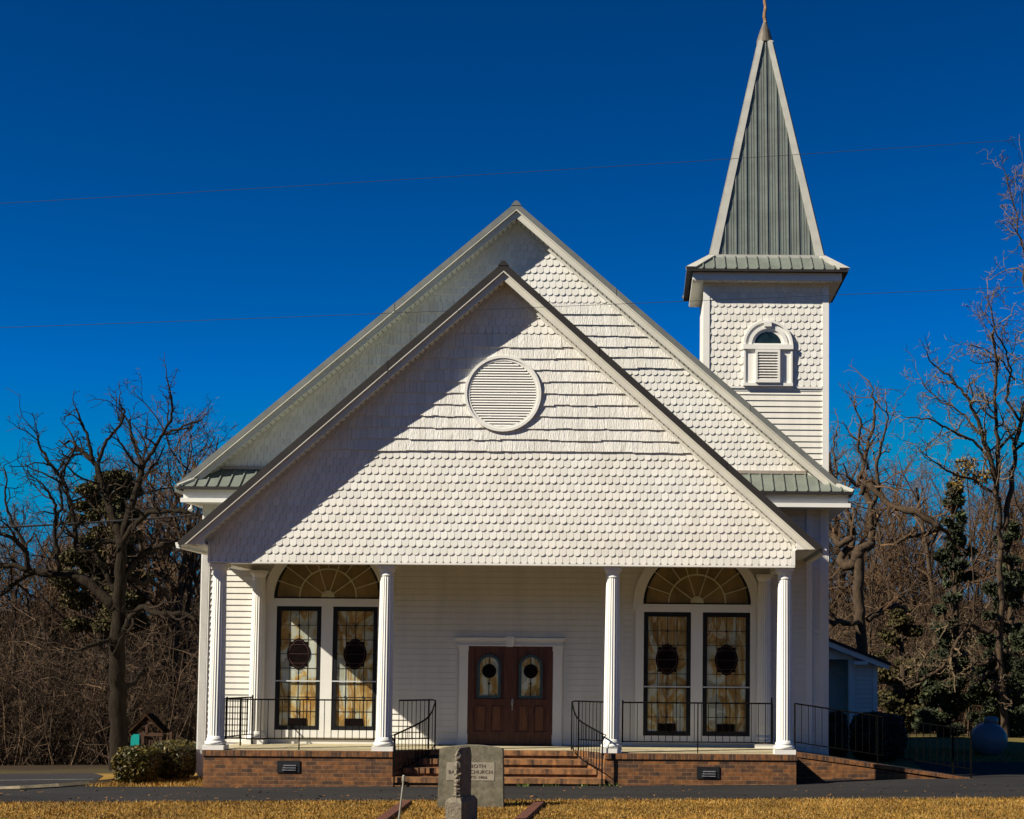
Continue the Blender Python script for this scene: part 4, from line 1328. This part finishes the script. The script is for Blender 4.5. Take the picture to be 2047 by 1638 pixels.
limbs_tree('oak_tree', 20.0,
    [(238, 1562, 21), (237, 1480, 19.5), (235, 1400, 18.5), (233, 1300, 17), (239, 1180, 14), (243, 1120, 12), (243, 1080, 11)],
    [[(241, 1084, 9), (239, 1066, 9), (222, 1021, 8), (212, 993, 7), (202, 960, 6.5), (194, 931, 6), (171, 908, 5), (152, 893, 4.5)],
     [(186, 920, 4.5), (178, 890, 3.6), (174, 866, 3), (160, 838, 2.4), (152, 816, 1.6)],
     [(196, 925, 4.2), (213, 880, 3.4), (239, 852, 2.8), (250, 824, 2.2), (239, 808, 1.4)],
     [(243, 1086, 9), (253, 1045, 8.5), (267, 1001, 7.5), (277, 965, 7), (285, 931, 6), (281, 920, 4.5), (264, 880, 3.4), (258, 847, 2.6), (250, 833, 1.6)],
     [(285, 931, 5), (309, 897, 4), (326, 869, 3.4), (343, 835, 2.8), (343, 796, 2.2), (337, 771, 1.3)],
     [(326, 869, 2.8), (365, 852, 2.3), (404, 838, 1.5)],
     [(240, 1090, 7.5), (268, 1050, 6.5), (298, 1024, 5.5), (337, 1021, 4.6), (378, 1025, 3.4)],
     [(234, 1218, 12), (215, 1200, 11.5), (197, 1184, 11), (168, 1161, 10), (140, 1150, 9), (107, 1147, 8.5), (70, 1142, 8), (42, 1156, 6), (17, 1178, 5), (-15, 1200, 4)],
     [(70, 1142, 6.5), (30, 1130, 5.5), (-10, 1132, 5), (-60, 1120, 4)],
     [(56, 1140, 6), (53, 1105, 5.5), (28, 1077, 4.6), (0, 1068, 3.8), (-20, 1040, 2.6)],
     [(56, 1110, 4.5), (40, 1070, 3.4), (22, 1040, 3), (10, 1000, 2.4), (14, 960, 1.6), (8, 930, 1.1)],
     [(120, 1142, 5.5), (112, 1091, 4.8), (110, 1057, 4.2), (112, 1010, 3.4), (98, 985, 2.6), (75, 960, 1.6)],
     [(110, 1050, 3.6), (124, 1010, 3), (120, 970, 2.4), (132, 930, 1.6)],
     [(237, 1085, 5.5), (205, 1082, 6), (185, 1102, 6), (157, 1103, 5.5), (149, 1049, 5), (140, 1007, 4.6), (132, 973, 4.2), (121, 953, 4), (95, 920, 3.2), (79, 892, 2.4), (73, 868, 1.5)],
     [(121, 953, 3.4), (138, 920, 2.8), (152, 889, 2.2), (140, 865, 1.6)],
     [(243, 1160, 8), (262, 1135, 7.5), (281, 1111, 7), (323, 1091, 6), (368, 1084, 4.5)],
     [(240, 1275, 9), (263, 1233, 8), (280, 1216, 7), (330, 1228, 5.5), (372, 1228, 5), (402, 1246, 3.5)],
     [(240, 1290, 7), (215, 1282, 5), (180, 1291, 4), (160, 1300, 3)],
     [(246, 1376, 5), (265, 1368, 5.5), (280, 1348, 6)],
     [(240, 1190, 7), (220, 1165, 6), (205, 1130, 5), (190, 1108, 4)],
     [(248, 1150, 7), (275, 1165, 6), (300, 1160, 5), (330, 1185, 4), (345, 1215, 3)]],
    21, 'big gnarled bare oak with thick dark trunk and mossy spreading limbs left of the church', OAK)

R1 = [[(1716, 1105, 13), (1708, 1128, 11), (1690, 1133, 10), (1679, 1122, 9), (1683, 1110, 8), (1703, 1092, 7), (1706, 1066, 6), (1698, 1035, 5), (1690, 1000, 4)],
      [(1717, 1100, 11), (1728, 1095, 10), (1741, 1090, 9), (1744, 1062, 8), (1746, 1031, 7), (1733, 990, 5.5), (1717, 962, 5), (1725, 930, 4.5), (1737, 890, 4), (1749, 832, 3), (1746, 780, 2)],
      [(1744, 1060, 6.5), (1740, 1020, 5), (1755, 985, 4.2), (1752, 930, 3.6), (1765, 880, 2.6), (1775, 830, 1.8), (1770, 800, 1.2)],
      [(1735, 940, 3.4), (1715, 890, 3), (1722, 850, 2.4), (1708, 810, 1.6)],
      [(1702, 1075, 7), (1680, 1090, 6.5), (1660, 1068, 6), (1640, 1058, 5)],
      [(1722, 990, 6), (1728, 964, 6.5), (1746, 978, 6.5), (1778, 1011, 6.5), (1808, 1019, 6.5), (1840, 1028, 7), (1880, 1055, 6)],
      [(1878, 1056, 6), (1850, 1068, 5), (1815, 1072, 4.4), (1795, 1085, 3.5)],
      [(1690, 1012, 4), (1668, 985, 3.4), (1672, 940, 2.6), (1664, 900, 2), (1672, 860, 1.4)],
      [(1735, 1240, 7), (1760, 1225, 6), (1790, 1210, 5), (1805, 1215, 4)],
      [(1722, 1245, 6), (1695, 1246, 6), (1660, 1243, 5)]]
limbs_tree('oak_tree', 26.0, [(1726, 1470, 15), (1724, 1360, 13), (1722, 1278, 12), (1719, 1230, 12), (1715, 1183, 12), (1717, 1151, 11.5), (1717, 1119, 12), (1716, 1098, 11)],
           R1, 33, 'bare oak with pale trunk forking above the annex roof right of the church', OAK, mats=('bark', 'twig'))
R2_ = [[(2002, 1100, 9.5), (1998, 1040, 9), (1990, 960, 9), (1975, 900, 8), (1958, 850, 6.5), (1940, 805, 5.2), (1905, 760, 3.8), (1858, 722, 2)],
       [(1992, 960, 8), (1996, 880, 6.5), (1988, 800, 5.2), (1992, 720, 4), (1985, 640, 2.8), (1975, 590, 1.6)],
       [(2005, 1060, 9), (2022, 960, 8), (2030, 880, 7), (2052, 800, 6), (2062, 700, 5), (2050, 600, 4), (2046, 500, 3), (2030, 420, 2.2), (2008, 340, 1.2)],
       [(2052, 640, 3.6), (2070, 560, 3), (2050, 480, 2.4), (2044, 400, 1.6), (2048, 345, 1)],
       [(2040, 842, 5), (2010, 800, 4.4), (2022, 740, 3.6), (2005, 690, 2.8), (1975, 640, 1.6)],
       [(1985, 930, 5), (1945, 880, 4.2), (1900, 860, 3.6), (1860, 838, 2.8), (1812, 835, 1.5)],
       [(1970, 890, 4), (1930, 830, 3.2), (1890, 808, 2.6), (1850, 775, 2), (1840, 755, 1.2)],
       [(2000, 1000, 5), (1950, 960, 4.2), (1910, 950, 3.4), (1870, 925, 2.4), (1840, 900, 1.4)],
       [(2030, 900, 5), (2060, 880, 4), (2090, 840, 3)],
       [(1996, 900, 4), (2030, 860, 3.6), (2060, 830, 3)],
       [(2030, 760, 3), (2000, 720, 2.6), (1970, 700, 2), (1935, 690, 1.2)],
       [(2000, 1280, 8), (1985, 1318, 7), (1960, 1330, 6), (1935, 1312, 5), (1905, 1312, 4), (1880, 1330, 3)],
       [(1999, 1240, 8), (1975, 1265, 8), (1940, 1250, 6.5), (1912, 1285, 6), (1896, 1325, 5.5), (1870, 1345, 5), (1835, 1362, 4.4), (1800, 1372, 3.4), (1765, 1366, 2.4)],
       [(1915, 1280, 4.5), (1935, 1250, 4), (1955, 1232, 3.4), (1968, 1222, 2.4)],
       [(1836, 1362, 3.6), (1834, 1340, 3), (1850, 1312, 2.6), (1878, 1278, 2)],
       [(2000, 1330, 6), (1960, 1360, 5), (1925, 1345, 4), (1910, 1352, 3)],
       [(2000, 1300, 6), (2030, 1308, 5), (2070, 1312, 4)],
       [(1998, 1380, 5), (1975, 1365, 4), (1990, 1380, 4), (2020, 1400, 3)]]
limbs_tree('oak_tree', 30.0, [(2012, 1480, 9), (2004, 1400, 8), (1997, 1300, 7.5), (2003, 1200, 7), (1998, 1140, 6.6), (2003, 1085, 6.4)],
           R2_, 47, 'tall spreading bare oak at the right edge with low pale drooping limbs', dict(OAK, c=[8, 6, 4]), mats=('bark', 'paletwig'), thin=.68)

# slim bare trees of the woods, a few prototypes then copies
protos = []
for i, (H, r) in enumerate(((15.5, .17), (13.0, .15), (17.0, .19), (11.5, .12), (14.0, .16))):
    tr_ = bare_tree('bare_tree', (0, 0, 0), H, r, 100 + i, 'x', P=WOOD, mats=('bark', 'twig'))
    protos.append(tr_)
rng = random.Random(12)
LL, LR_ = 'slim bare grey tree among many in the woods left of the church', 'slim bare grey tree among many in the woods right of the church'
spots = []
# (photo x, distance, top photo y)
for px in range(-60, 445, 14):
    if px < 170 and rng.random() < .35: continue
    D = rng.uniform(78, 104); topy = 985 - 175 * sm(200, 330, px) + max(0, px - 350) * .9 + rng.uniform(-30, 95)
    spots.append((px + rng.uniform(-8, 8), D, topy, LL, 'bare trees of the left woods'))
for px in range(1600, 2110, 14):
    D = rng.uniform(76, 102); topy = 900 - 20 * sm(1900, 2047, px) + rng.uniform(-60, 130)
    if px < 1690: topy -= 90
    spots.append((px + rng.uniform(-7, 7), D, topy, LR_, 'bare trees of the right woods'))
for px in list(range(-640, -60, 34)) + list(range(2120, 2640, 34)):
    lf = px < 0
    spots.append((px + rng.uniform(-12, 12), rng.uniform(76, 104), 960 + rng.uniform(-60, 110), LL if lf else LR_, 'bare trees of the left woods' if lf else 'bare trees of the right woods'))
used = set()
for i, (px, D, ty, lb, gr) in enumerate(spots):
    k = i % 5; o = protos[k]
    if k in used: o = copy_tree(o)
    used.add(k)
    p = at(px, ty, D - 32); zb = gz(p.x, p.y)
    s = max(.55, (p.z - zb) / ((15.5, 13.0, 17.0, 11.5, 14.0)[k] * 1.22))
    o.location = (p.x, p.y, zb - .05); o.rotation_euler = (rng.uniform(-.05, .05), rng.uniform(-.05, .05), rng.uniform(0, 6.28)); o.scale = (s * rng.uniform(.95, 1.3), s * rng.uniform(.95, 1.3), s)
    tag(o, lb, 'tree', gr)


# evergreens
def leaf_cloud(mb, lobes, n, size, rng, flat=.0, aspect=1.6):
    """lobes: (cx, cy, cz, rx, ry, rz); small leaf quads spread through each lobe, denser near its surface"""
    vol = [l[3] * l[5] for l in lobes]; tot = sum(vol)
    for l, vv in zip(lobes, vol):
        for _ in range(int(n * vv / tot)):
            while True:
                d = Vector((rng.gauss(0, 1), rng.gauss(0, 1), rng.gauss(0, 1)))
                if d.length > .1: break
            d.normalize(); rr = (rng.random() ** .45) * rng.uniform(.82, 1.08)
            p = Vector((l[0] + d.x * l[3] * rr, l[1] + d.y * l[4] * rr, l[2] + d.z * l[5] * rr))
            s = size * rng.uniform(.6, 1.3)
            a = Vector((rng.gauss(0, 1), rng.gauss(0, 1), rng.gauss(0, 1) * (1 - flat))).normalized(); b = a.orthogonal().normalized()
            b = Matrix.Rotation(rng.uniform(0, 6.28), 3, a) @ b
            a = a * s * aspect; b = b * s
            mb.add([tuple(p - a), tuple(p - b), tuple(p + a), tuple(p + b)], [(0, 1, 2, 3)])


def evergreen(name, px, topy, wpx, D, seed, label, mleaf='leaf_oak', n=9000, low=.25, conic=False, size=.055, group=None):
    n = int(n * 3.4)
    Y = D - 32; p = at(px, topy, Y); zb = gz(p.x, Y); H = p.z - zb; w = wpx * D / FPX / 2
    t = thing(name, (p.x, Y, zb), label, 'tree', group); rng = random.Random(seed)
    g = MB(); g.smooth = True; g.tube([(p.x, Y, zb - .2), (p.x + .1, Y, zb + H * .5), (p.x, Y, zb + H * .92)], [w * .11 + .05, w * .07 + .04, .03], 8)
    lobes = []
    for i in range(64):
        f = rng.random(); z = zb + H * (low + (1 - low) * f)
        wid = w * ((1.05 - f) if conic else (math.sin(math.pi * min(1, .18 + f * .80)) ** .7))
        a = rng.uniform(0, 6.28); q = wid * rng.uniform(.2, .72)
        r = w * rng.uniform(.18, .36) * (1 - .35 * f)
        lobes.append((p.x + q * math.cos(a), Y + q * math.sin(a), min(z, p.z - r * .6), r, r, r * rng.uniform(.5, .75)))
        g.tube([(p.x, Y, z - H * .08), (p.x + q * math.cos(a), Y + q * math.sin(a), z)], [.05, .02], 4)
    part('trunk', g, M['bark'], t)
    c = MB(); leaf_cloud(c, lobes, n, size, rng, aspect=3.0 if mleaf == 'leaf_pine' else 1.6); part('crown', c, M[mleaf], t)


evergreen('evergreen_tree', 222, 942, 235, 76.5, 1, 'rounded dark evergreen crown rising behind the big left oak', n=20000, low=.46)
evergreen('evergreen_tree', 118, 1095, 130, 92, 2, 'lower greener evergreen left of the big oak, under the cable', 'leaf_pine', 7000, low=.2)
evergreen('evergreen_tree', 340, 1120, 110, 94, 4, 'dark evergreen between the left oak and the church corner', 'leaf_oak', 6000, low=.2)
evergreen('cedar_tree', 1905, 965, 120, 67, 5, 'tall thin dark cedar in the right woods below the yellow leaves', 'leaf_pine', 4200, low=.12)
evergreen('cedar_tree', 2015, 1040, 140, 70, 6, 'broad dark cedar at the right edge behind the gas tank', 'leaf_pine', 6500, low=.08)
evergreen('cedar_tree', 1800, 1215, 150, 69, 7, 'low dark cedar behind the annex and the round bush', 'leaf_oak', 6500, low=.05)
evergreen('pine_tree', 1880, 1300, 130, 64, 8, 'small young green pine left of the gas tank', 'leaf_pine', 9000, low=.05, size=.045)
evergreen('pine_tree', 1990, 1300, 140, 63, 9, 'small bushy pine directly behind the gas tank', 'leaf_pine', 9000, low=.05, size=.045)
evergreen('pine_tree', 2055, 1250, 130, 66, 11, 'dark pine cut by the right edge of the view', 'leaf_pine', 9000, low=.05, size=.05)
# a sprig of yellow leaves high in the right woods
p = at(1932, 930, 34); t = thing('yellow_vine', (p.x, p.y, gz(p.x, p.y)), 'tuft of yellow leaves high up among the right bare trees', 'vine')
g = MB(); g.tube([(p.x, p.y, gz(p.x, p.y)), (p.x + .3, p.y, p.z * .5), (p.x, p.y, p.z)], [.04, .03, .015], 5); part('stem', g, M['bark'], t)
g = MB(); leaf_cloud(g, [(p.x, p.y, p.z, .5, .5, .5), (p.x + .5, p.y, p.z - .5, .5, .5, .35), (p.x - .35, p.y, p.z - .6, .35, .4, .5), (p.x + 1.1, p.y, p.z - .35, .4, .4, .3)], 520, .055, random.Random(3)); part('leaves', g, M['leaf_gold'], t)


# undergrowth
def thicket(name, x0px, x1px, D0, D1, count, seed, hmin, hmax):
    rng = random.Random(seed); g = MB()
    for _ in range(count):
        D = rng.uniform(D0, D1); px = rng.uniform(x0px, x1px); p = at(px, 1400, D - 32); zb = gz(p.x, p.y)
        H = rng.uniform(hmin, hmax); base = Vector((p.x, p.y, zb - .05))
        d = Vector((rng.gauss(0, .25), rng.gauss(0, .25), 1)).normalized()
        pts = [base]; dd = d
        for k in range(4):
            dd = (dd + Vector((rng.gauss(0, .22), rng.gauss(0, .22), .1))).normalized(); pts.append(pts[-1] + dd * H / 4)
        g.tube(pts, [.03, .024, .018, .013, .008], 3, cap=False)
        H *= 1.0
        for k in range(9):
            i = rng.choice((0, 1, 1, 2, 2, 3, 3)); q = pts[i].lerp(pts[i + 1], rng.random())
            d2 = Vector((rng.gauss(0, 1), rng.gauss(0, 1), rng.gauss(.25, .6))).normalized(); L = H * rng.uniform(.15, .42)
            m_ = q + d2 * L * .5 + Vector((rng.gauss(0, .15), 0, rng.gauss(0, .15))) * L
            e_ = m_ + (d2 + Vector((rng.gauss(0, .5), rng.gauss(0, .5), rng.gauss(-.1, .5)))).normalized() * L * .5
            g.tube([q, m_, e_], [.016, .012, .007], 3, cap=False)
            for h_ in range(2):
                f_ = q.lerp(m_, rng.uniform(.3, 1)); d3 = Vector((rng.gauss(0, 1), rng.gauss(0, 1), rng.gauss(.2, .7))).normalized()
                g.tube([f_, f_ + d3 * L * .4], [.010, .006], 3, cap=False)
    return link(name, g, M['thicket'])


tag(thicket('undergrowth', -650, 640, 73, 106, 3800, 5, 2.2, 8.0), 'brown leafless undergrowth tangle filling the woods left of the church', 'undergrowth', kind='stuff')
tag(thicket('undergrowth', 1480, 2650, 74, 106, 3600, 6, 2.5, 7.5), 'brown leafless undergrowth tangle filling the woods right of the church', 'undergrowth', kind='stuff')
tag(thicket('distant_wood', -1100, 950, 106, 160, 4600, 8, 3, 6), 'far brown wooded slope behind the left trees', 'wood', kind='stuff')
tag(thicket('distant_wood', 1200, 3100, 106, 160, 4300, 9, 3.5, 7), 'far brown wooded slope behind the right trees', 'wood', kind='stuff')


# shrubs
def shrub(loc, rx, ry, rz_, seed, label, m, n, size=.03, boxy=.55):
    t = thing('shrub', loc, label, 'shrub'); rng = random.Random(seed); x, y, z = loc
    c = MB()
    for _ in range(n):
        d = Vector((rng.gauss(0, 1), rng.gauss(0, 1), rng.gauss(0, 1))).normalized()
        mx = max(abs(d.x), abs(d.y), abs(d.z)); k = 1 / (mx * boxy + (1 - boxy))
        r = rng.uniform(.80, 1.0) + .05 * math.sin(d.x * 7 + seed) * math.sin(d.z * 6 + d.y * 5)
        p = Vector((x + d.x * k * rx * r, y + d.y * k * ry * r, z + rz_ + d.z * k * rz_ * r))
        if p.z < z: continue
        a = (d + Vector((rng.gauss(0, .8), rng.gauss(0, .8), rng.gauss(0, .8)))).normalized(); b = a.orthogonal().normalized()
        b = Matrix.Rotation(rng.uniform(0, 6.28), 3, a) @ b; e = a.cross(b); s = size * rng.uniform(.7, 1.3)
        c.add([tuple(p - b * s * 1.5), tuple(p - e * s * .7), tuple(p + b * s * 1.5), tuple(p + e * s * .7)], [(0, 1, 2, 3)])
    part('foliage', c, m, t)
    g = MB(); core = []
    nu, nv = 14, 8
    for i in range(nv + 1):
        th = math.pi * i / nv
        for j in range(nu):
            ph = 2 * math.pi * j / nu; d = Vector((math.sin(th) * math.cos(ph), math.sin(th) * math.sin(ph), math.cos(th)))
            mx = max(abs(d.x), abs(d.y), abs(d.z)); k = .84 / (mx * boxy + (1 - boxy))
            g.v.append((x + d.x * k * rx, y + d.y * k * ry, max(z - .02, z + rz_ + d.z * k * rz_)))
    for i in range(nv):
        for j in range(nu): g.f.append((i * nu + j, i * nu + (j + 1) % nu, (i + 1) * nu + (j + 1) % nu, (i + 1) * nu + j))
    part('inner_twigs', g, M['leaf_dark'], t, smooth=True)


shrub((-7.55, 1.35, gz(-7.5, 1.3)), .46, .55, .385, 3, 'clipped glossy green bush at the drive edge left of the church', M['leaf_box'], 7500, .026)
shrub((-7.16, 2.55, gz(-7.2, 2.6)), .46, .85, .42, 4, 'duller clipped bush tucked behind the glossy one by the church corner', M['leaf_box'], 6000, .026)
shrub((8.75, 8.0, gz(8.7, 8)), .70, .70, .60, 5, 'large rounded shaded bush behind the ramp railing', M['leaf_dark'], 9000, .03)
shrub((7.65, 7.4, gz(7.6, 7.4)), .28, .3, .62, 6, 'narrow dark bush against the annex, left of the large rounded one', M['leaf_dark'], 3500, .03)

# ------------------------------------------------------------------ gas tank
tx, ty = 12.13, 10.0; tz = gz(tx, ty)
tk = thing('gas_tank', (tx, ty, tz), 'pale rounded propane tank with domed lid on the grass at right', 'tank')
g = MB(); r = .48; L = 1.5; zc = tz + .40
prof = []
for i in range(9): a = R_(90 - i * 11.25); prof.append((-L / 2 - .32 * math.sin(a), r * math.cos(a)))
prof += [(-y_, q) for y_, q in reversed(prof)]
k = 28; ang_ = R_(-11)
for yy, q in prof:
    for j in range(k):
        a = 2 * math.pi * j / k; lx, ly = q * math.cos(a), yy
        g.v.append((tx + lx * math.cos(ang_) - ly * math.sin(ang_), ty + .9 + lx * math.sin(ang_) + ly * math.cos(ang_), zc + .9 * q * math.sin(a)))
for i in range(len(prof) - 1):
    for j in range(k): g.f.append((i * k + j, i * k + (j + 1) % k, (i + 1) * k + (j + 1) % k, (i + 1) * k + j))
g.smooth = True
part('vessel', g, M['tank'], tk)
g = MB(); g.lathe(tx - .02, ty + .5, [(.19, zc + .40), (.19, zc + .53), (.16, zc + .58), (.10, zc + .605), (.02, zc + .61)], 20); part('lid', g, M['tank'], tk, smooth=True)
g = MB()
for dy in (.45, 1.35): g.box(tx - .35, tx + .35, ty + dy - .06, ty + dy + .06, tz - .1, zc - .38)
part('saddle', g, M['kerb'], tk)

# ------------------------------------------------------------------ play set far behind the hedge
D = 70.0; Y = D - 32; s = D / FPX
p0 = at(292, 1466, Y); zg = gz(p0.x, Y)
pt = thing('playset', (p0.x, Y, zg), 'small wooden play tower with peaked roof and teal side panel behind the left bush', 'playset')
bx0, bx1 = at(265, 1466, Y).x, at(322, 1466, Y).x; zb_, zp = at(292, 1466, Y).z, at(293, 1427, Y).z; ex0, ex1 = at(260, 1460, Y).x, at(328, 1463, Y).x
g = MB()
for x in (bx0, bx1):
    for y in (Y, Y + 1.5): g.box(x - .06, x + .06, y - .06, y + .06, zg - .2, zb_)
g.box(bx0 - .1, bx1 + .1, Y - .08, Y, zb_ - .12, zb_ + .02); g.box(bx0, bx1, Y, Y + 1.5, zb_ - 1.45, zb_ - 1.35)
for i in range(7): x = (bx0 + bx1) / 2 + .1 + i * .12; g.box(x, x + .06, Y - .03, Y, zb_ - 1.35, zb_ - .3)
g.box((ex0 + ex1) / 2 - .05, (ex0 + ex1) / 2 + .05, Y - .1, Y - .04, zb_, zb_ + .45); g.box((ex0 + ex1) / 2 - .3, (ex0 + ex1) / 2 + .3, Y - .1, Y - .05, zb_ + .4, zb_ + .5)
part('frame', g, M['playwood'], pt)
g = MB(); mx_ = (ex0 + ex1) / 2; zt_ = zp
for xa, za, xb, zb2 in ((ex0, zb_ + .1, mx_, zt_), (mx_, zt_, ex1, zb_ + .1)): g.ext([(xa, za), (xb, zb2), (xb, zb2 - .1), (xa, za - .1)], Y - .2, Y + .8)
part('roof', g, M['playroof'], pt)
pa, pb = at(263, 1468, Y - .4), at(279, 1500, Y - .4)
g = MB(); g.ext([(pa.x, pb.z - .5), (pb.x, pb.z - .5), (pb.x, pa.z), (pa.x + .12, pa.z), (pa.x + .04, pa.z - .06), (pa.x, pa.z - .18)], Y - .5, Y - .35); part('climbing_panel', g, M['teal_plastic'], pt)
g = MB(); q0, q1 = at(348, 1490, Y), at(408, 1495, Y); g.tube([q0, q1], .09, 8); part('swing_beam', g, M['teal_plastic'], pt)

# ------------------------------------------------------------------ dry grass
rng = random.Random(99); g = MB()
V, F = g.v, g.f
for _ in range(95000):
    y = -3.28 - 5.6 * rng.random() ** 1.15; d_ = y + 32
    hw = d_ * .345
    x = 2.87 - d_ * .43 + rng.random() * d_ * .70
    if abs(x + .02) < .56 and abs(y - gy_) < .14: continue
    z = gz(x, y); h = rng.uniform(.015, .05) * (1.0 if rng.random() < .95 else 1.7); a = rng.uniform(0, 6.28); w = rng.uniform(.006, .012)
    lx, ly = rng.gauss(0, .028), rng.gauss(0, .028); o = len(V)
    V += [(x - w * math.cos(a), y - w * math.sin(a), z - .005), (x + w * math.cos(a), y + w * math.sin(a), z - .005), (x + lx, y + ly, z + h)]; F.append((o, o + 1, o + 2))
for _ in range(9000):      # strip of lawn by the bush and under the annex side
    if rng.random() < .45: x, y = rng.uniform(-8.3, -5.9), rng.uniform(.3, 2.6)
    else: x, y = rng.uniform(9.5, 17), rng.uniform(7.4, 14)
    z = gz(x, y); h = rng.uniform(.03, .09); a = rng.uniform(0, 6.28); w = rng.uniform(.006, .012); lx, ly = rng.gauss(0, .03), rng.gauss(0, .03); o = len(V)
    V += [(x - w * math.cos(a), y - w * math.sin(a), z - .005), (x + w * math.cos(a), y + w * math.sin(a), z - .005), (x + lx, y + ly, z + h)]; F.append((o, o + 1, o + 2))
tag(link('grass', g, M['grass']), 'dry golden winter grass of the churchyard lawn', 'grass', kind='stuff')

# fallen leaves on the lawn and drive, and weeds at the foot of the steps
rng = random.Random(41); g = MB()
for _ in range(900):
    y = rng.uniform(-8.8, -2.2) if rng.random() < .85 else rng.uniform(-2.2, -.1)
    x = rng.uniform(-12, 13); z = gz(x, y) + (.035 if y < -3.3 else .018); a = rng.uniform(0, 6.28); r = rng.uniform(.018, .04)
    ca, sa = math.cos(a) * r, math.sin(a) * r; t1, t2 = rng.uniform(-.012, .012), rng.uniform(-.012, .012)
    g.add([(x - ca * 1.4, y - sa * 1.4, z + t1), (x + sa, y - ca, z + .004), (x + ca * 1.4, y + sa * 1.4, z + t2), (x - sa, y + ca, z + .012)], [(0, 1, 2), (0, 2, 3)])
tag(link('fallen_leaves', g, mat('fallen_leaf', (0.16, 0.075, 0.022), 0.8, 0.3, 3, island=0.6)), 'scattered brown leaves on the dry lawn and drive edge', 'leaves', kind='stuff')
g = MB()
for cx_, n in ((.55, 26), (1.05, 20), (2.25, 30), (-.9, 12), (1.7, 10)):
    for _ in range(n):
        x, y = cx_ + rng.gauss(0, .09), -.12 - abs(rng.gauss(0, .04)); z = gz(x, y) + .01; a = rng.uniform(0, 6.28); w = .008; h = rng.uniform(.03, .09)
        lx, ly = rng.gauss(0, .03), rng.gauss(0, .03)
        g.add([(x - w * math.cos(a), y - w * math.sin(a), z), (x + w * math.cos(a), y + w * math.sin(a), z), (x + lx, y + ly, z + h)], [(0, 1, 2)])
tag(link('weeds', g, mat('green_weed', (0.11, 0.16, 0.02), 0.7, 0.3, 3, island=0.4)), 'small green weeds at the foot of the brick steps', 'weeds', kind='stuff')
